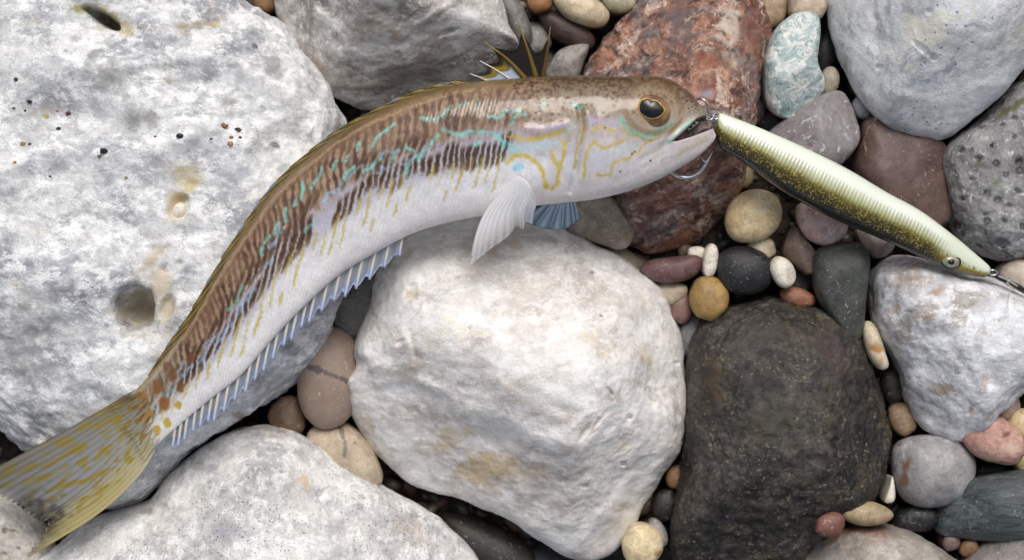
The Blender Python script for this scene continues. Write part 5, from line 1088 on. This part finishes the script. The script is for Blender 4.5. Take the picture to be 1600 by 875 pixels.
def wire(name, pts, R, mat, parent, n=60, seg=10, **kw):
    P = np.array(pts, float); x, y = XY(P[:, 0], P[:, 1], P[:, 2]); co, F = tube(np.column_stack([x, y, P[:, 2]]), np.array(R) * PXM if np.ndim(R) else np.full(len(P), R * PXM), seg, n)
    return mesh_obj(name, co, F, mat, parent, **kw)
def ringpts(cx, cy, r, z, tiltx=0.0, tilty=0.0, n=14, sq=1.0):
    out = []
    for a in np.linspace(0, 2 * math.pi, n): out.append((cx + r * math.cos(a), cy + sq * r * math.sin(a), z + (tiltx * math.cos(a) + tilty * math.sin(a)) * r * PXM))
    return out
zk = 0.0800
wire('hanger', ringpts(1117, 182, 5.5, zk, 0.3, 0.8, sq=0.8), 1.5, M_steel, lure)
wire('split_ring', ringpts(1107, 181, 8.5, zk + 0.0006, 0.5, 0.6, sq=0.75), 1.6, M_steel, lure)
wire('split_ring', ringpts(1106, 182, 8.3, zk + 0.0013, 0.5, 0.6, sq=0.72), 1.4, M_steel, lure)
hook = wire('treble_hook', ringpts(1098, 184, 6, zk + 0.001, 0.6, -0.5, sq=0.8), 1.9, M_steel, lure)
wire('bend', [(1098, 184, zk), (1107, 172, zk + .001), (1104, 160, zk + .0022), (1094, 154, zk + .0016), (1084, 158, zk - .003)], [1.7, 1.9, 1.9, 1.7, 1.6], M_steel, hook)
wire('shank', [(1098, 187, zk), (1090, 196, zk - 0.0008), (1074, 210, zk - 0.003), (1058, 222, zk - 0.006)], 2.2, M_steel, hook)
zh = topz(*[float(c) for c in XY(1075, 275, 0.07)]) + 0.002; zh = max(zh, 0.0756)
wire('point', [(1030, 256, zh - 0.003), (1046, 266, zh - 0.0008), (1060, 275, zh + 0.0003), (1078, 277, zh + 0.0006), (1094, 268, zh + 0.0012), (1105, 252, zh + 0.002), (1114, 236, zh + 0.003)], [3.0, 3.2, 3.3, 3.3, 3.1, 2.5, 0.2], M_steel, hook)
wire('barb', [(1104, 254, zh + .002), (1099, 251, zh + .0024), (1096, 246, zh + .003)], [1.6, 1.0, 0.2], M_steel, hook, n=12)

# wire leader clipped to the nose of the lure
z1 = 0.0574
lead_ = empty('wire_leader', (*[float(c) for c in XY(1570, 437, 0.07)], 0.07), 'short steel snap and black sleeved leader running from the nose of the lure', 'leader')
wire('nose_ring', ringpts(1552, 426, 6.5, z1, 0.2, 0.9, sq=0.6), 1.6, M_steel, lead_)
wire('sleeve', [(1548, 426, z1), (1562, 434, z1 - .0003), (1576, 441, z1 - .0006)], [3.6, 4.2, 3.6], M_sleeve, lead_)
wire('swivel', [(1560, 431, z1 + .0009), (1575, 438, z1 + .0006), (1590, 447, z1 + .0002)], 1.6, M_steel, lead_)
wire('collar', [(1574, 438, z1 - .0002), (1577, 440, z1 - .0002)], 5.2, M_steel, lead_, n=4)
wire('barrel', [(1578, 441, z1 - .0006), (1590, 448, z1 - .001), (1602, 455, z1 - .0014)], [3.2, 4.6, 3.4], M_sleeve, lead_)
wire('collar', [(1601, 453, z1 - .0012), (1604, 455, z1 - .0013)], 4.6, M_steel, lead_, n=4)
wire('line', [(1603, 455, z1 - .0014), (1640, 476, z1 + .004), (1700, 520, .062), (1800, 590, .045), (1950, 660, .03), (2150, 700, .024)], 1.8, M_sleeve, lead_, n=80, seg=8)

#MARK_SMALL
# ------------------------------------------------------------------ sand grains on the huge rock
V, Fs, Cc = [], [], []
for i, (a, b, r_, c) in enumerate([(23, 123, 3.4, (58, 28, 30)), (44, 158, 4, (60, 30, 30)), (103, 175, 4, (96, 36, 40)), (69, 180, 4, (206, 184, 90)), (89, 200, 3.4, (30, 34, 36)), (36, 224, 4, (176, 134, 90)), (46, 225, 2.4, (60, 50, 50)), (164, 236, 6, (32, 32, 34)), (157, 244, 3, (120, 90, 60)), (283, 213, 5.5, (30, 28, 26)), (350, 196, 6, (164, 110, 76)), (371, 202, 4.6, (40, 36, 34)), (360, 224, 4.6, (190, 124, 76)),
                                  (361, 214, 3, (150, 104, 70)), (330, 217, 2, (40, 36, 36)), (20, 168, 2.4, (120, 90, 50)), (37, 172, 2, (90, 40, 40)), (77, 275, 2, (60, 56, 50)), (26, 254, 2.6, (170, 130, 90)), (243, 213, 2.2, (100, 80, 60)), (197, 277, 2.4, (170, 150, 110)), (375, 214, 2.6, (70, 60, 50)), (86, 172, 2, (150, 130, 80))]):
    x, y = [float(q) for q in XY(a, b, 0.079)]; z = topz(x, y); s = r_ * PXM * 0.95
    V.append(IV * s * np.array([1.1, rng.uniform(.6, .9), 0.7]) * (1 + 0.2 * rng.normal(size=(len(IV), 1))) + (x, y, z + s * 0.4)); Fs.append(IF + i * len(IV)); Cc.append(np.repeat([c], len(IV), 0))
mesh_obj('sand_grains', np.vstack(V), np.vstack(Fs), M_gravel, smooth=False, attrs={'tone': lin(np.vstack(Cc))}, label='scattered dark and amber sand grains lying on the huge pitted rock', cat='sand', kind='stuff')
